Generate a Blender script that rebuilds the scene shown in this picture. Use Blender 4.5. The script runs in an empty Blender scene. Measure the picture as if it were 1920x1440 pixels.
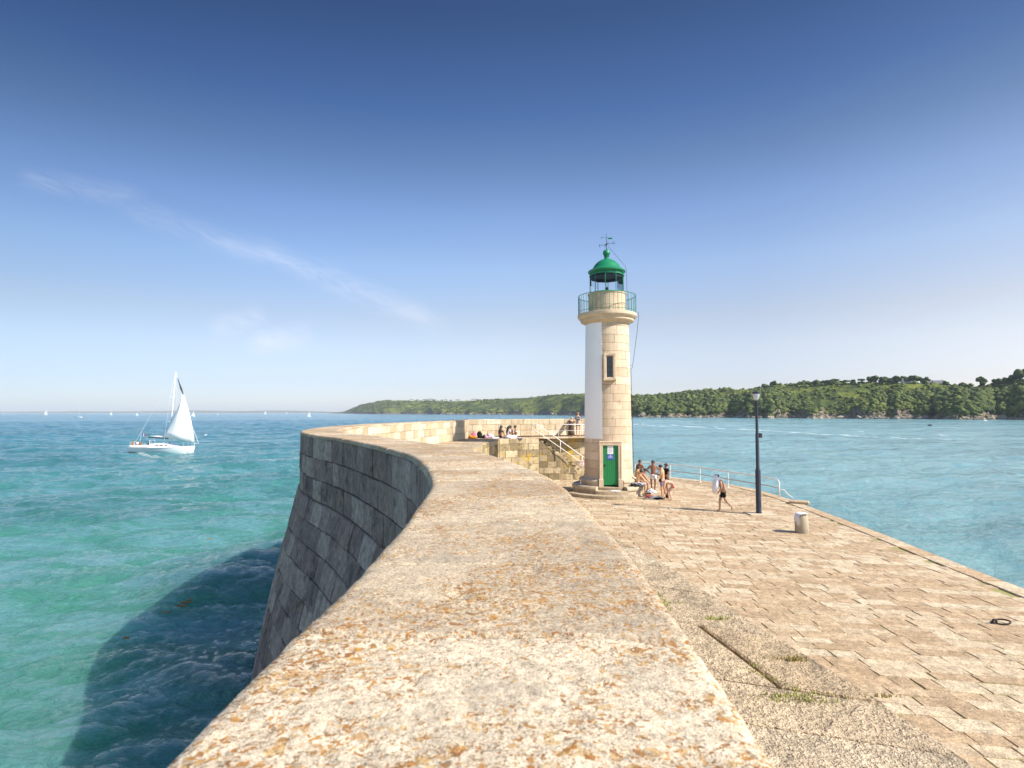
import bpy, math, random
import numpy as np
from mathutils import Vector, Matrix, noise as mnoise
R = math.radians
S = bpy.context.scene
COL = S.collection
random.seed(7)
RNG = np.random.default_rng(11)

# ---------------------------------------------------------------- camera, sky, sun, exposure
F = 1050.0                    # focal length in pixels of a 1920 px wide frame
CZ = 7.6                      # height of the lens above the sea
cam = bpy.data.cameras.new('camera'); cam_o = bpy.data.objects.new('camera', cam); COL.objects.link(cam_o)
cam.sensor_width = 36; cam.lens = F/1920*36
cam.clip_start = 0.05; cam.clip_end = 60000
cam_o.location = (0, 0, CZ); cam_o.rotation_euler = (R(90)+math.atan(53.5/F), 0, 0)
cam.dof.use_dof = True; cam.dof.focus_distance = 7.0; cam.dof.aperture_fstop = 5.0
S.camera = cam_o
S.view_settings.view_transform = 'Standard'; S.view_settings.look = 'None'
S.view_settings.gamma = 1; S.view_settings.exposure = 0.9
SUN_EL = R(40); SUN_AZ = (0.908, -0.419)
sd = Vector((SUN_AZ[0]*math.cos(SUN_EL), SUN_AZ[1]*math.cos(SUN_EL), math.sin(SUN_EL))).normalized()
sun = bpy.data.lights.new('sun', 'SUN'); sun.energy = 4.2; sun.angle = R(0.53); sun.color = (1, .94, .83)
sun_o = bpy.data.objects.new('sun', sun); COL.objects.link(sun_o)
sun_o.rotation_euler = sd.to_track_quat('Z', 'Y').to_euler(); sun_o.location = (30, -20, 60)
S.cycles.max_bounces = 6; S.cycles.diffuse_bounces = 3; S.cycles.glossy_bounces = 3
S.cycles.transmission_bounces = 4; S.cycles.volume_bounces = 0; S.cycles.transparent_max_bounces = 8
S.cycles.use_denoising = True; S.cycles.sample_clamp_direct = 2.5; S.cycles.sample_clamp_indirect = 2.0; S.cycles.adaptive_threshold = .008
S.cycles.caustics_reflective = False; S.cycles.caustics_refractive = False

W = bpy.data.worlds.new('World'); S.world = W; W.use_nodes = True
nt = W.node_tree; nt.nodes.clear()
def wn(t, **k):
    n = nt.nodes.new(t)
    for a, b in k.items(): setattr(n, a, b)
    return n
def wmath(op, a, b=None, c=None):
    n = wn('ShaderNodeMath', operation=op)
    for i, v in enumerate((a, b, c)):
        if v is None: continue
        if isinstance(v, (int, float)): n.inputs[i].default_value = v
        else: nt.links.new(v, n.inputs[i])
    return n.outputs[0]
sky = wn('ShaderNodeTexSky', sky_type='NISHITA', sun_disc=False)
sky.sun_elevation = SUN_EL; sky.sun_rotation = math.atan2(SUN_AZ[0], SUN_AZ[1])
sky.altitude = 0; sky.air_density = 1.0; sky.dust_density = 0.35; sky.ozone_density = 2.2
gm = wn('ShaderNodeGamma'); gm.inputs[1].default_value = 1.0
nt.links.new(sky.outputs[0], gm.inputs[0])
tint = wn('ShaderNodeMix', data_type='RGBA', blend_type='MULTIPLY'); tint.inputs[0].default_value = 1
se_ = wn('ShaderNodeTexCoord'); ss_ = wn('ShaderNodeSeparateXYZ'); nt.links.new(se_.outputs['Generated'], ss_.inputs[0])
cr_ = wn('ShaderNodeValToRGB'); cr_.color_ramp.interpolation = 'B_SPLINE' if False else 'LINEAR'
els = [(.0, (.87, .93, 1.22)), (.05, (.97, .92, 1.10)), (.11, (1.28, 1.08, 1.08)), (.163, (1.38, 1.12, 1.04)), (.25, (1.38, 1.28, 1.28)), (.335, (1.15, 1.15, 1.27)), (.41, (.80, .88, 1.0)), (.479, (.53, .67, .90)), (.593, (.33, .44, .62)), (.64, (.33, .43, .60)), (.85, (.85, .95, 1.1))]
while len(cr_.color_ramp.elements) < len(els): cr_.color_ramp.elements.new(.5)
for e_, (p_, c_) in zip(cr_.color_ramp.elements, els): e_.position = p_; e_.color = (c_[0]/2, c_[1]/2, c_[2]/2, 1)
nt.links.new(ss_.outputs[2], cr_.inputs[0]); dbl_ = wn('ShaderNodeVectorMath', operation='SCALE'); dbl_.inputs['Scale'].default_value = 2; nt.links.new(cr_.outputs[0], dbl_.inputs[0]); 
xr_ = wn('ShaderNodeValToRGB'); xe = [(.0, (.64, .71, .80)), (.17, (.70, .775, .84)), (.33, (.86, .90, .95)), (.5, (1, 1, 1)), (.7, (1.03, 1.0, 1.0)), (.84, (1.23, 1.12, 1.04)), (1, (1.26, 1.12, 1.04))]
while len(xr_.color_ramp.elements) < len(xe): xr_.color_ramp.elements.new(.5)
for e_, (p_, c_) in zip(xr_.color_ramp.elements, xe): e_.position = p_; e_.color = (*c_, 1)
yf_ = wmath('MINIMUM', wmath('MAXIMUM', wmath('MULTIPLY', ss_.outputs[1], 4), 0), 1)       # only toward the open sea
nt.links.new(wmath('ADD', wmath('MULTIPLY', wmath('MULTIPLY', ss_.outputs[0], .5), yf_), .5), xr_.inputs[0])
dk_ = wmath('SUBTRACT', 1, wmath('MULTIPLY', wmath('MULTIPLY', wmath('MULTIPLY', ss_.outputs[0], ss_.outputs[0]), wmath('MAXIMUM', ss_.outputs[2], 0)), wmath('MULTIPLY', yf_, 1.5)))
m1_ = wn('ShaderNodeVectorMath', operation='MULTIPLY'); nt.links.new(dbl_.outputs[0], m1_.inputs[0]); nt.links.new(xr_.outputs[0], m1_.inputs[1])
m2_ = wn('ShaderNodeVectorMath', operation='SCALE'); nt.links.new(m1_.outputs[0], m2_.inputs[0]); nt.links.new(dk_, m2_.inputs['Scale']); 
fm_ = wn('ShaderNodeMix', data_type='RGBA'); nt.links.new(wmath('MINIMUM', wmath('MAXIMUM', wmath('ADD', wmath('MULTIPLY', ss_.outputs[1], 3), .6), 0), 1), fm_.inputs[0]); fm_.inputs[6].default_value = (1.45, 1.38, 1.38, 1)  # unseen sky behind the lens brightened as added fill for shaded faces
nt.links.new(m2_.outputs[0], fm_.inputs[7]); nt.links.new(fm_.outputs[2], tint.inputs[7])
nt.links.new(gm.outputs[0], tint.inputs[6])
# thin cirrus, laid out by direction in the sky
tc = wn('ShaderNodeTexCoord'); sp = wn('ShaderNodeSeparateXYZ'); nt.links.new(tc.outputs['Generated'], sp.inputs[0])
yy = wmath('MAXIMUM', sp.outputs[1], 0.05)
az = wmath('DIVIDE', sp.outputs[0], yy); el = wmath('DIVIDE', sp.outputs[2], yy)   # tangent plane toward +Y
def ribbon(pts, wid):
    out = None
    for (x0, y0), (x1, y1), a0, a1 in pts:
        dx, dy = x1-x0, y1-y0; L = math.hypot(dx, dy)
        u = wmath('ADD', wmath('MULTIPLY', wmath('SUBTRACT', az, x0), dx/L/L), wmath('MULTIPLY', wmath('SUBTRACT', el, y0), dy/L/L))
        v = wmath('ABSOLUTE', wmath('ADD', wmath('MULTIPLY', wmath('SUBTRACT', az, x0), -dy/L), wmath('MULTIPLY', wmath('SUBTRACT', el, y0), dx/L)))
        uc = wmath('MULTIPLY', wmath('MINIMUM', wmath('MAXIMUM', wmath('MULTIPLY', u, 5), 0), 1), wmath('MINIMUM', wmath('MAXIMUM', wmath('MULTIPLY', wmath('SUBTRACT', 1, u), 5), 0), 1))
        vc = wmath('MAXIMUM', wmath('SUBTRACT', 1, wmath('DIVIDE', v, wid)), 0)
        m = wmath('MULTIPLY', wmath('MULTIPLY', uc, vc), wmath('ADD', wmath('MULTIPLY', u, a1-a0), a0))
        out = m if out is None else wmath('MAXIMUM', out, m)
    return out
P = lambda x, y: ((x-960)/F, (773.5-y)/F)
mask = ribbon([(P(0, 318), P(270, 372), .5, .3), (P(190, 372), P(560, 500), .35, .6), (P(420, 440), P(850, 618), .7, .95),
               (P(380, 620), P(500, 590), .9, .9), (P(455, 645), P(590, 628), 1.3, 1.2)], .030)
cmb = wn('ShaderNodeCombineXYZ')
a = 0.36
nt.links.new(wmath('ADD', wmath('MULTIPLY', az, 5*math.cos(a)), wmath('MULTIPLY', el, -5*math.sin(a))), cmb.inputs[0])
nt.links.new(wmath('ADD', wmath('MULTIPLY', az, 20*math.sin(a)), wmath('MULTIPLY', el, 20*math.cos(a))), cmb.inputs[1])
cn = wn('ShaderNodeTexNoise'); cn.inputs['Scale'].default_value = 1.6; cn.inputs['Detail'].default_value = 8; cn.inputs['Roughness'].default_value = .72
cn.inputs['Distortion'].default_value = .5
nt.links.new(cmb.outputs[0], cn.inputs['Vector'])
cl = wmath('MULTIPLY', mask, wmath('MINIMUM', wmath('MAXIMUM', wmath('MULTIPLY', wmath('SUBTRACT', cn.outputs[0], .36), 3.6), 0), 1))
cmix = wn('ShaderNodeMix', data_type='RGBA')
nt.links.new(wmath('MULTIPLY', cl, 0.42), cmix.inputs[0]); nt.links.new(tint.outputs[2], cmix.inputs[6])
cmix.inputs[7].default_value = (6.6, 6.7, 7.6, 1)
bg = wn('ShaderNodeBackground'); bg.inputs[1].default_value = 0.08
nt.links.new(cmix.outputs[2], bg.inputs[0])
wo = wn('ShaderNodeOutputWorld'); nt.links.new(bg.outputs[0], wo.inputs[0])

# ---------------------------------------------------------------- helpers
def at(px, py, zrel):         # point seen at a pixel of the photograph, zrel metres from lens height (below: negative)
    d = -zrel*F/(py-773.5)
    return Vector(((px-960)/F*d, d, CZ+zrel))
def atd(px, py, d):
    return Vector(((px-960)/F*d, d, CZ-(py-773.5)/F*d))

class G:
    """collects faces for ONE mesh; per-face tone"""
    def __init__(s): s.v = []; s.f = []; s.t = []; s.m = []; s.tone = .5; s.mi = 0
    def add(s, vs, fs, tone=None):
        b = len(s.v); s.v += [tuple(p) for p in vs]
        for f in fs:
            s.f.append(tuple(b+i for i in f)); s.t.append(s.tone if tone is None else tone); s.m.append(s.mi)
    def box(s, c, d, rz=0, rx=0, ry=0, bev=0, tone=None):
        hx, hy, hz = d[0]/2, d[1]/2, d[2]/2
        M = Matrix.Translation(c) @ Matrix.Rotation(rz, 4, 'Z') @ Matrix.Rotation(ry, 4, 'Y') @ Matrix.Rotation(rx, 4, 'X')
        if bev <= 0:
            vs = [M@Vector((x*hx, y*hy, z*hz)) for z in (-1, 1) for y in (-1, 1) for x in (-1, 1)]
            s.add(vs, [(0, 2, 3, 1), (4, 5, 7, 6), (0, 1, 5, 4), (2, 6, 7, 3), (0, 4, 6, 2), (1, 3, 7, 5)], tone); return
        b = bev; ring = [(hx-b, hy), (-(hx-b), hy), (-hx, hy-b), (-hx, -(hy-b)), (-(hx-b), -hy), (hx-b, -hy), (hx, -(hy-b)), (hx, hy-b)]
        inn = [(x*(1-b/hx), y*(1-b/hy)) for x, y in ring]
        vs = [M@Vector((x, y, -hz)) for x, y in inn]+[M@Vector((x, y, -hz+b)) for x, y in ring]+[M@Vector((x, y, hz-b)) for x, y in ring]+[M@Vector((x, y, hz)) for x, y in inn]
        fs = [tuple(range(7, -1, -1)), tuple(range(24, 32))]
        for k in range(3):
            for i in range(8): j = (i+1) % 8; fs.append((k*8+i, k*8+j, k*8+8+j, k*8+8+i))
        s.add(vs, fs, tone)
    def tube(s, pts, r, n=8, caps=True, tone=None):
        pts = [Vector(p) for p in pts]; rs = r if isinstance(r, (list, tuple)) else [r]*len(pts)
        vs = []; fs = []; prev = None
        for i, p in enumerate(pts):
            d = ((pts[min(i+1, len(pts)-1)]-p).normalized()+(p-pts[max(i-1, 0)]).normalized())
            d = d.normalized() if d.length > 1e-6 else Vector((0, 0, 1))
            up = prev if prev else (Vector((0, 0, 1)) if abs(d.z) < .9 else Vector((1, 0, 0)))
            a = (up-d*up.dot(d)).normalized(); b = d.cross(a); prev = a
            for k in range(n):
                t = 2*math.pi*k/n; vs.append(p+(a*math.cos(t)+b*math.sin(t))*rs[i])
        for i in range(len(pts)-1):
            for k in range(n):
                l = (k+1) % n; fs.append((i*n+k, i*n+l, (i+1)*n+l, (i+1)*n+k))
        if caps: fs.append(tuple(range(n-1, -1, -1))); fs.append(tuple((len(pts)-1)*n+k for k in range(n)))
        s.add(vs, fs, tone)
    def lathe(s, prof, c=(0, 0, 0), n=32, a0=0, a1=2*math.pi, tone=None):
        full = abs(a1-a0-2*math.pi) < 1e-6; m = n if full else n+1
        vs = []; fs = []
        for (r, z) in prof:
            for k in range(m):
                t = a0+(a1-a0)*k/n; vs.append((c[0]+r*math.cos(t), c[1]+r*math.sin(t), c[2]+z))
        for i in range(len(prof)-1):
            for k in range(n):
                l = (k+1) % m; fs.append((i*m+k, i*m+l, (i+1)*m+l, (i+1)*m+k))
        s.add(vs, fs, tone)
    def prism(s, poly, z0, z1, tone=None):
        n = len(poly); vs = [(x, y, z0) for x, y in poly]+[(x, y, z1) for x, y in poly]
        fs = [tuple(range(n-1, -1, -1)), tuple(range(n, 2*n))]+[(i, (i+1) % n, n+(i+1) % n, n+i) for i in range(n)]
        s.add(vs, fs, tone)
    def blob(s, c, r, seed=0, amp=.2, freq=1.5, n=10, m=7, tone=None):
        vs = []; fs = []
        for i in range(m+1):
            ph = math.pi*i/m
            for k in range(n):
                t = 2*math.pi*k/n; d = Vector((math.sin(ph)*math.cos(t), math.sin(ph)*math.sin(t), math.cos(ph)))
                q = 1+amp*mnoise.noise(d*freq+Vector((seed*3.1, seed*1.7, seed)))
                vs.append((c[0]+d.x*r[0]*q, c[1]+d.y*r[1]*q, c[2]+d.z*r[2]*q))
        for i in range(m):
            for k in range(n):
                l = (k+1) % n; fs.append((i*n+k, (i+1)*n+k, (i+1)*n+l, i*n+l))
        s.add(vs, fs, tone)

def obj(name, g, mat, parent=None, smooth=False, angle=None):
    me = bpy.data.meshes.new(name); me.from_pydata(g.v, [], g.f); me.update()
    at_ = me.attributes.new('tone', 'FLOAT', 'FACE'); at_.data.foreach_set('value', g.t)
    for m in (mat if isinstance(mat, (list, tuple)) else [mat]): me.materials.append(m)
    if isinstance(mat, (list, tuple)): me.polygons.foreach_set('material_index', g.m)
    if smooth: me.polygons.foreach_set('use_smooth', [True]*len(g.f))
    o = bpy.data.objects.new(name, me); COL.objects.link(o)
    if parent:
        o.parent = parent
        if smooth == 'world': pass
    if smooth and angle:
        try: me.set_sharp_from_angle(angle=R(angle))
        except Exception: pass
    return o
def tag(o, label=None, cat=None, group=None, kind=None):
    if label: o['label'] = label
    if cat: o['category'] = cat
    if group: o['group'] = group
    if kind: o['kind'] = kind
    return o
def thing(name, label, cat, loc=(0, 0, 0), rz=0, group=None):
    o = bpy.data.objects.new(name, None); COL.objects.link(o); o.empty_display_size = .2
    o.location = loc; o.rotation_euler = (0, 0, rz)
    return tag(o, label, cat, group)

# ---- materials
MATS = {}
def nodes(name, rough=.6, metal=0, base=(.5, .5, .5), spec=.5):
    m = bpy.data.materials.new(name); m.use_nodes = True
    b = m.node_tree.nodes['Principled BSDF']
    b.inputs['Base Color'].default_value = (*base, 1); b.inputs['Roughness'].default_value = rough
    b.inputs['Metallic'].default_value = metal; b.inputs['Specular IOR Level'].default_value = spec
    return m, m.node_tree, b
class NB:
    def __init__(s, t): s.t = t
    def n(s, ty, **k):
        x = s.t.nodes.new(ty)
        for a, b in k.items(): setattr(x, a, b)
        return x
    def lk(s, a, b): s.t.links.new(a, b)
    def setin(s, i, v):
        if isinstance(v, (int, float)): i.default_value = v
        elif isinstance(v, tuple): i.default_value = v if len(v) != 3 or i.type == 'VECTOR' else (*v, 1)
        else: s.lk(v, i)
    def math(s, op, a, b=None, c=None, clamp=False):
        x = s.n('ShaderNodeMath', operation=op); x.use_clamp = clamp
        for i, v in enumerate((a, b, c)):
            if v is not None: s.setin(x.inputs[i], v)
        return x.outputs[0]
    def noise(s, vec, scale, det=4, rough=.55, dist=0, w=None):
        x = s.n('ShaderNodeTexNoise'); x.inputs['Scale'].default_value = scale; x.inputs['Detail'].default_value = det
        x.inputs['Roughness'].default_value = rough; x.inputs['Distortion'].default_value = dist
        if vec is not None: s.lk(vec, x.inputs['Vector'])
        return x.outputs[0]
    def ramp(s, f, lo, hi):      # smooth 0..1 between lo and hi
        x = s.n('ShaderNodeMapRange', interpolation_type='SMOOTHSTEP'); s.setin(x.inputs[0], f)
        x.inputs[1].default_value = lo; x.inputs[2].default_value = hi; return x.outputs[0]
    def mix(s, f, a, b, mode='MIX'):
        x = s.n('ShaderNodeMix', data_type='RGBA', blend_type=mode); s.setin(x.inputs[0], f); s.setin(x.inputs[6], a); s.setin(x.inputs[7], b)
        return x.outputs[2]
    def vec(s, kind='Object', scale=None, rot=None):
        x = s.n('ShaderNodeTexCoord').outputs[kind]
        if scale or rot:
            m = s.n('ShaderNodeMapping'); s.lk(x, m.inputs[0])
            if scale: m.inputs['Scale'].default_value = scale
            if rot: m.inputs['Rotation'].default_value = rot
            x = m.outputs[0]
        return x
    def attr(s, name='tone'):
        return s.n('ShaderNodeAttribute', attribute_name=name).outputs['Fac']
    def bump(s, h, strength, dist, normal=None):
        x = s.n('ShaderNodeBump'); x.inputs['Strength'].default_value = strength; x.inputs['Distance'].default_value = dist
        s.lk(h, x.inputs['Height'])
        if normal: s.lk(normal, x.inputs['Normal'])
        return x.outputs[0]

def stone(name, c1, c2, c3=None, grain=55, gstr=.5, gdist=.01, toneamt=.45, lichen=None, lich=(.56, .64), lscale=6, stain=None, stamt=.5,
          yellow=None, ylo=.6, yscale=.7, rough=.88, speck=.5, zdark=None, streak=0, bulge=0, mottle=0):
    m, t, b = nodes(name, rough, spec=.25); k = NB(t); v = k.vec('Object'); tone = k.attr()
    col = k.mix(k.ramp(k.noise(v, 1.3, 5, .6), .3, .7), c1, c2)
    if c3: col = k.mix(k.ramp(tone, .35, .95), col, c3)
    tv = k.math('ADD', k.math('MULTIPLY', tone, toneamt*2), 1-toneamt)
    g = k.noise(v, grain, 3, .7); g2 = k.noise(v, grain*3.1, 2, .7); p = k.noise(v, grain/5, 4, .7)
    sp = k.math('ADD', k.math('MULTIPLY', k.math('SUBTRACT', g2, .5), speck*1.5), k.math('ADD', k.math('MULTIPLY', k.math('SUBTRACT', g, .5), speck*1.3), k.math('MULTIPLY', k.math('SUBTRACT', p, .5), speck*.8)))
    tv = k.math('MULTIPLY', tv, k.math('ADD', sp, 1, clamp=False))
    if mottle:
        mo = k.noise(v, 7, 6, .7, .3); tv = k.math('MULTIPLY', tv, k.math('ADD', 1-mottle*.5, k.math('MULTIPLY', k.ramp(mo, .30, .70), mottle)))
    if streak:
        vs = k.vec('Object', scale=(3, 3, .25)); tv = k.math('MULTIPLY', tv, k.math('ADD', 1-streak*.5, k.math('MULTIPLY', k.ramp(k.noise(vs, 1.6, 5, .65), .35, .7), streak)))
    hs = k.n('ShaderNodeVectorMath', operation='SCALE'); k.lk(col, hs.inputs[0]); k.lk(tv, hs.inputs['Scale']); col = hs.outputs[0]
    if stain: col = k.mix(k.math('MULTIPLY', k.ramp(k.noise(v, 2.3, 7, .72), .52, .68), stamt), col, stain)
    if yellow: col = k.mix(k.math('MULTIPLY', k.ramp(k.noise(v, yscale, 8, .72, .4), ylo, ylo+.07), .75), col, yellow)
    if lichen:
        patch = k.ramp(k.noise(v, lscale*.13, 5, .65), lich[0], lich[1])
        wob = k.n('ShaderNodeTexNoise'); wob.inputs['Scale'].default_value = lscale*3; wob.inputs['Detail'].default_value = 4; k.lk(v, wob.inputs['Vector'])
        wv_ = k.n('ShaderNodeVectorMath', operation='MULTIPLY_ADD'); k.lk(wob.outputs['Color'], wv_.inputs[0]); wv_.inputs[1].default_value = (.9/lscale,)*3; k.lk(v, wv_.inputs[2])
        for sc_, lo_, hi_, c_a, c_b, st_ in ((3.4, .10, .42, lichen, (.58, .38, .13), .65), (5.4, .06, .36, (.30, .105, .02), lichen, .9), (8.5, .02, .30, (.16, .10, .055), (.36, .22, .10), .8)):
            vo = k.n('ShaderNodeTexVoronoi'); vo.inputs['Scale'].default_value = lscale*sc_; k.lk(wv_.outputs[0], vo.inputs['Vector'])
            sx = k.n('ShaderNodeSeparateColor'); k.lk(vo.outputs['Color'], sx.inputs[0])
            rad_ = k.math('MULTIPLY', k.math('SUBTRACT', k.math('ADD', sx.outputs[0], k.math('MULTIPLY', patch, .50)), .87), 1.1)
            lm = k.ramp(k.math('SUBTRACT', rad_, vo.outputs['Distance']), -.10, .06)
            lc = k.mix(sx.outputs[1], c_a, c_b); lc = k.mix(k.math('MULTIPLY', k.ramp(k.noise(v, lscale*12, 3), .4, .6), .5), lc, (.10, .05, .02))
            col = k.mix(k.math('MULTIPLY', lm, st_), col, lc)
    k.lk(col, b.inputs['Base Color'])
    h = k.math('ADD', k.math('MULTIPLY', g, .5), k.math('ADD', k.math('MULTIPLY', p, 1.0), k.math('MULTIPLY', g2, .2)))
    if bulge: h = k.math('ADD', h, k.math('MULTIPLY', k.noise(v, 5, 4, .6), bulge))
    k.lk(k.bump(h, gstr, gdist), b.inputs['Normal'])
    return m
def plain(name, base, rough=.5, metal=0, vary=.15, scale=4, bump=0, spec=.5):
    m, t, b = nodes(name, rough, metal, base, spec); k = NB(t); v = k.vec('Object')
    n = k.noise(v, scale, 5, .6)
    hs = k.n('ShaderNodeVectorMath', operation='SCALE'); hs.inputs[0].default_value = base; k.lk(k.math('ADD', 1-vary, k.math('MULTIPLY', n, vary*2)), hs.inputs['Scale'])
    k.lk(hs.outputs[0], b.inputs['Base Color'])
    if bump: k.lk(k.bump(n, bump, .01), b.inputs['Normal'])
    return m
M_wallgrey = stone('weathered_grey_granite', (.36, .245, .20), (.24, .165, .145), (.36, .265, .22), grain=22, toneamt=.20, bulge=3, mottle=.55, stain=(.05, .045, .04), stamt=.8,
                   yellow=(.34, .20, .03), ylo=.63, yscale=.9, streak=.18, gdist=.03, gstr=.7)
M_coping = stone('lichen_granite', (.53, .425, .295), (.42, .335, .24), (.52, .43, .315), grain=90, gstr=.9, gdist=.006, toneamt=.15, lichen=(.50, .245, .05), lich=(.34, .56),
                 lscale=11, stain=(.27, .23, .18), stamt=.5, speck=1.55)
M_pale = stone('pale_granite', (.58, .46, .30), (.50, .39, .26), (.55, .46, .34), grain=35, toneamt=.22, stain=(.2, .16, .1), stamt=.5, yellow=(.50, .33, .05), ylo=.68, yscale=1.3, streak=.25)
M_terr = stone('mottled_terrace_granite', (.42, .32, .18), (.32, .25, .15), (.42, .34, .22), grain=30, toneamt=.35, stain=(.13, .10, .055), stamt=.85, yellow=(.52, .34, .03), ylo=.55, yscale=1.1, streak=.3)
M_pave = stone('worn_paving_granite', (.50, .365, .232), (.45, .315, .195), (.49, .395, .275), grain=34, gstr=.9, gdist=.022, toneamt=.15, mottle=.42, bulge=1.5, stain=(.30, .21, .11), stamt=.5, yellow=(.36, .34, .10), ylo=.68, yscale=3, speck=1.3)
M_walk = stone('rough_granite_slabs', (.48, .365, .235), (.40, .295, .185), (.46, .37, .26), grain=26, gstr=1.0, gdist=.06, mottle=.4, toneamt=.10, lichen=(.42, .22, .05), lich=(.62, .8), lscale=6, stain=(.15, .115, .08), stamt=.6, speck=1.2)
M_joint = stone('joint_soil', (.33, .27, .13), (.30, .30, .09), grain=60, toneamt=.1, yellow=(.20, .20, .06), ylo=.62, yscale=1.5)
M_mortar = plain('old_mortar', (.10, .085, .065), .95)
M_mortar_l = plain('pale_mortar', (.26, .21, .15), .95)

def masonry(g, S_, u0, u1, rows, lens, gap=.012, depth=.03, bev=.012, seg=.6, jit=.006, prot=.006, backing=True, gb=None, forced=None, seed=1, tone=None, keep=None):
    """cut-stone blocks on a surface S_(u, v, n): each block has its own recessed joint, chamfer, tone and small projection"""
    rn = random.Random(seed)
    for ri in range(len(rows)-1):
        va, vb = rows[ri], rows[ri+1]
        u = u0-rn.random()*lens[1]*.8; cuts = [u0]
        if forced is not None: cuts = [c for c in forced if u0 <= c <= u1]
        else:
            while True:
                u += rn.uniform(*lens)
                if u > u1-lens[0]*.5: break
                if u > u0+lens[0]*.4: cuts.append(u)
            cuts.append(u1)
        for a, b in zip(cuts[:-1], cuts[1:]):
            if keep and not keep((a+b)/2, (va+vb)/2): continue
            tn = rn.random() if tone is None else tone(rn)
            e = rn.uniform(-prot, prot); ns = max(1, int(math.ceil((b-a)/seg)))
            sgn = 1 if vb > va else -1
            J = lambda: rn.uniform(-jit, jit)
            ga, gb_ = a+gap/2, b-gap/2; vA, vB = va+sgn*gap/2, vb-sgn*gap/2
            jj = [J() for _ in range(8)]
            rings = []
            for (ins, n) in ((0, -depth), (0, e-bev), (bev, e)):
                lo = []; hi = []
                for i in range(ns+1):
                    t = i/ns; uu0 = ga+ins+jj[0]+(gb_-ga-2*ins+jj[1]-jj[0])*t; uu1 = ga+ins+jj[2]+(gb_-ga-2*ins+jj[3]-jj[2])*t
                    lo.append(S_(uu0, vA+sgn*ins+jj[4]+(jj[5]-jj[4])*t, n)); hi.append(S_(uu1, vB-sgn*ins+jj[6]+(jj[7]-jj[6])*t, n))
                rings.append(lo+hi[::-1])
            m = len(rings[0]); vs = rings[0]+rings[1]+rings[2]; fs = []
            for k in range(2):
                for i in range(m): j = (i+1) % m; fs.append((k*m+i, k*m+j, (k+1)*m+j, (k+1)*m+i))
            for i in range(ns): fs.append((2*m+i, 2*m+i+1, 2*m+m-2-i, 2*m+m-1-i))
            g.add(vs, fs, tn)
    if backing:
        q = gb or g; ns = max(1, int((u1-u0)/seg)); vs = []; fs = []
        vr = list(rows)
        for i in range(ns+1):
            for v in vr: vs.append(S_(u0+(u1-u0)*i/ns, v, -depth*.8))
        L = len(vr)
        for i in range(ns):
            for j in range(L-1): fs.append((i*L+j, (i+1)*L+j, (i+1)*L+j+1, i*L+j+1))
        q.add(vs, fs, .2)

class Path:
    """smooth plan curve, arc-length parameter"""
    def __init__(s, pts, step=.05):
        P_ = [Vector((p[0], p[1])) for p in pts]; P_ = [P_[0]*2-P_[1]]+P_+[P_[-1]*2-P_[-2]]
        out = []
        for i in range(1, len(P_)-2):
            a, b, c, d = P_[i-1:i+3]; n = max(2, int((c-b).length/step))
            for k in range(n):
                t = k/n; out.append(.5*((2*b)+(c-a)*t+(2*a-5*b+4*c-d)*t*t+(3*b-a-3*c+d)*t**3))
        out.append(P_[-2]); A = np.array([(p.x, p.y) for p in out])
        L = np.concatenate([[0], np.cumsum(np.hypot(*np.diff(A, axis=0).T))]); s.len = L[-1]
        n = int(s.len/step)+1; s.u = np.linspace(0, s.len, n)
        s.x = np.interp(s.u, L, A[:, 0]); s.y = np.interp(s.u, L, A[:, 1])
        tx = np.gradient(s.x, s.u); ty = np.gradient(s.y, s.u); k = np.ones(9)/9
        pad = lambda q: np.convolve(np.concatenate([[q[0]]*4, q, [q[-1]]*4]), k, 'valid')
        tx, ty = pad(tx), pad(ty); l = np.hypot(tx, ty); s.tx, s.ty = tx/l, ty/l
    def P(s, u): return float(np.interp(u, s.u, s.x)), float(np.interp(u, s.u, s.y))
    def N(s, u):               # unit normal to the right of travel
        return float(np.interp(u, s.u, s.ty)), -float(np.interp(u, s.u, s.tx))
    def at_y(s, y): return float(s.u[np.argmin(np.abs(s.y-y))])
# ================================================================ SETTING
# ---------------------------------------------------------------- sea
def ocean_tile(N, L, wind, ang, seed, amp, spread=2, cut=0.):
    rn = np.random.default_rng(seed); k = np.fft.fftfreq(N, L/N)*2*math.pi
    KX, KY = np.meshgrid(k, k, indexing='ij'); K = np.hypot(KX, KY); K[0, 0] = 1e-6
    Lw = wind*wind/9.81; c = (KX*math.cos(ang)+KY*math.sin(ang))/K
    Ph = np.exp(-1/(K*Lw)**2)/K**4*(np.abs(c)**spread+.06)*np.where(c < 0, .35, 1)*np.exp(-(K*.035)**2); Ph[0, 0] = 0
    if cut: Ph *= (1-np.exp(-(K/cut)**4))
    h = (rn.normal(size=(N, N))+1j*rn.normal(size=(N, N)))*np.sqrt(Ph)
    z = np.fft.ifft2(h).real; s = amp/z.std()
    dx = np.fft.ifft2(-1j*KX/K*h).real*s; dy = np.fft.ifft2(-1j*KY/K*h).real*s
    return z*s, dx, dy, L, N
def samp(T, X, Y, rot):
    z, dx, dy, L, N = T; c, s = math.cos(rot), math.sin(rot)
    u = ((X*c+Y*s)/L*N) % N; v = ((-X*s+Y*c)/L*N) % N
    i = u.astype(int) % N; j = v.astype(int) % N; fu, fv = u-np.floor(u), v-np.floor(v); i2, j2 = (i+1) % N, (j+1) % N
    f = lambda A: (A[i, j]*(1-fu)+A[i2, j]*fu)*(1-fv)+(A[i, j2]*(1-fu)+A[i2, j2]*fu)*fv
    a, b = f(dx), f(dy)
    return f(z), a*c-b*s, a*s+b*c
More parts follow.
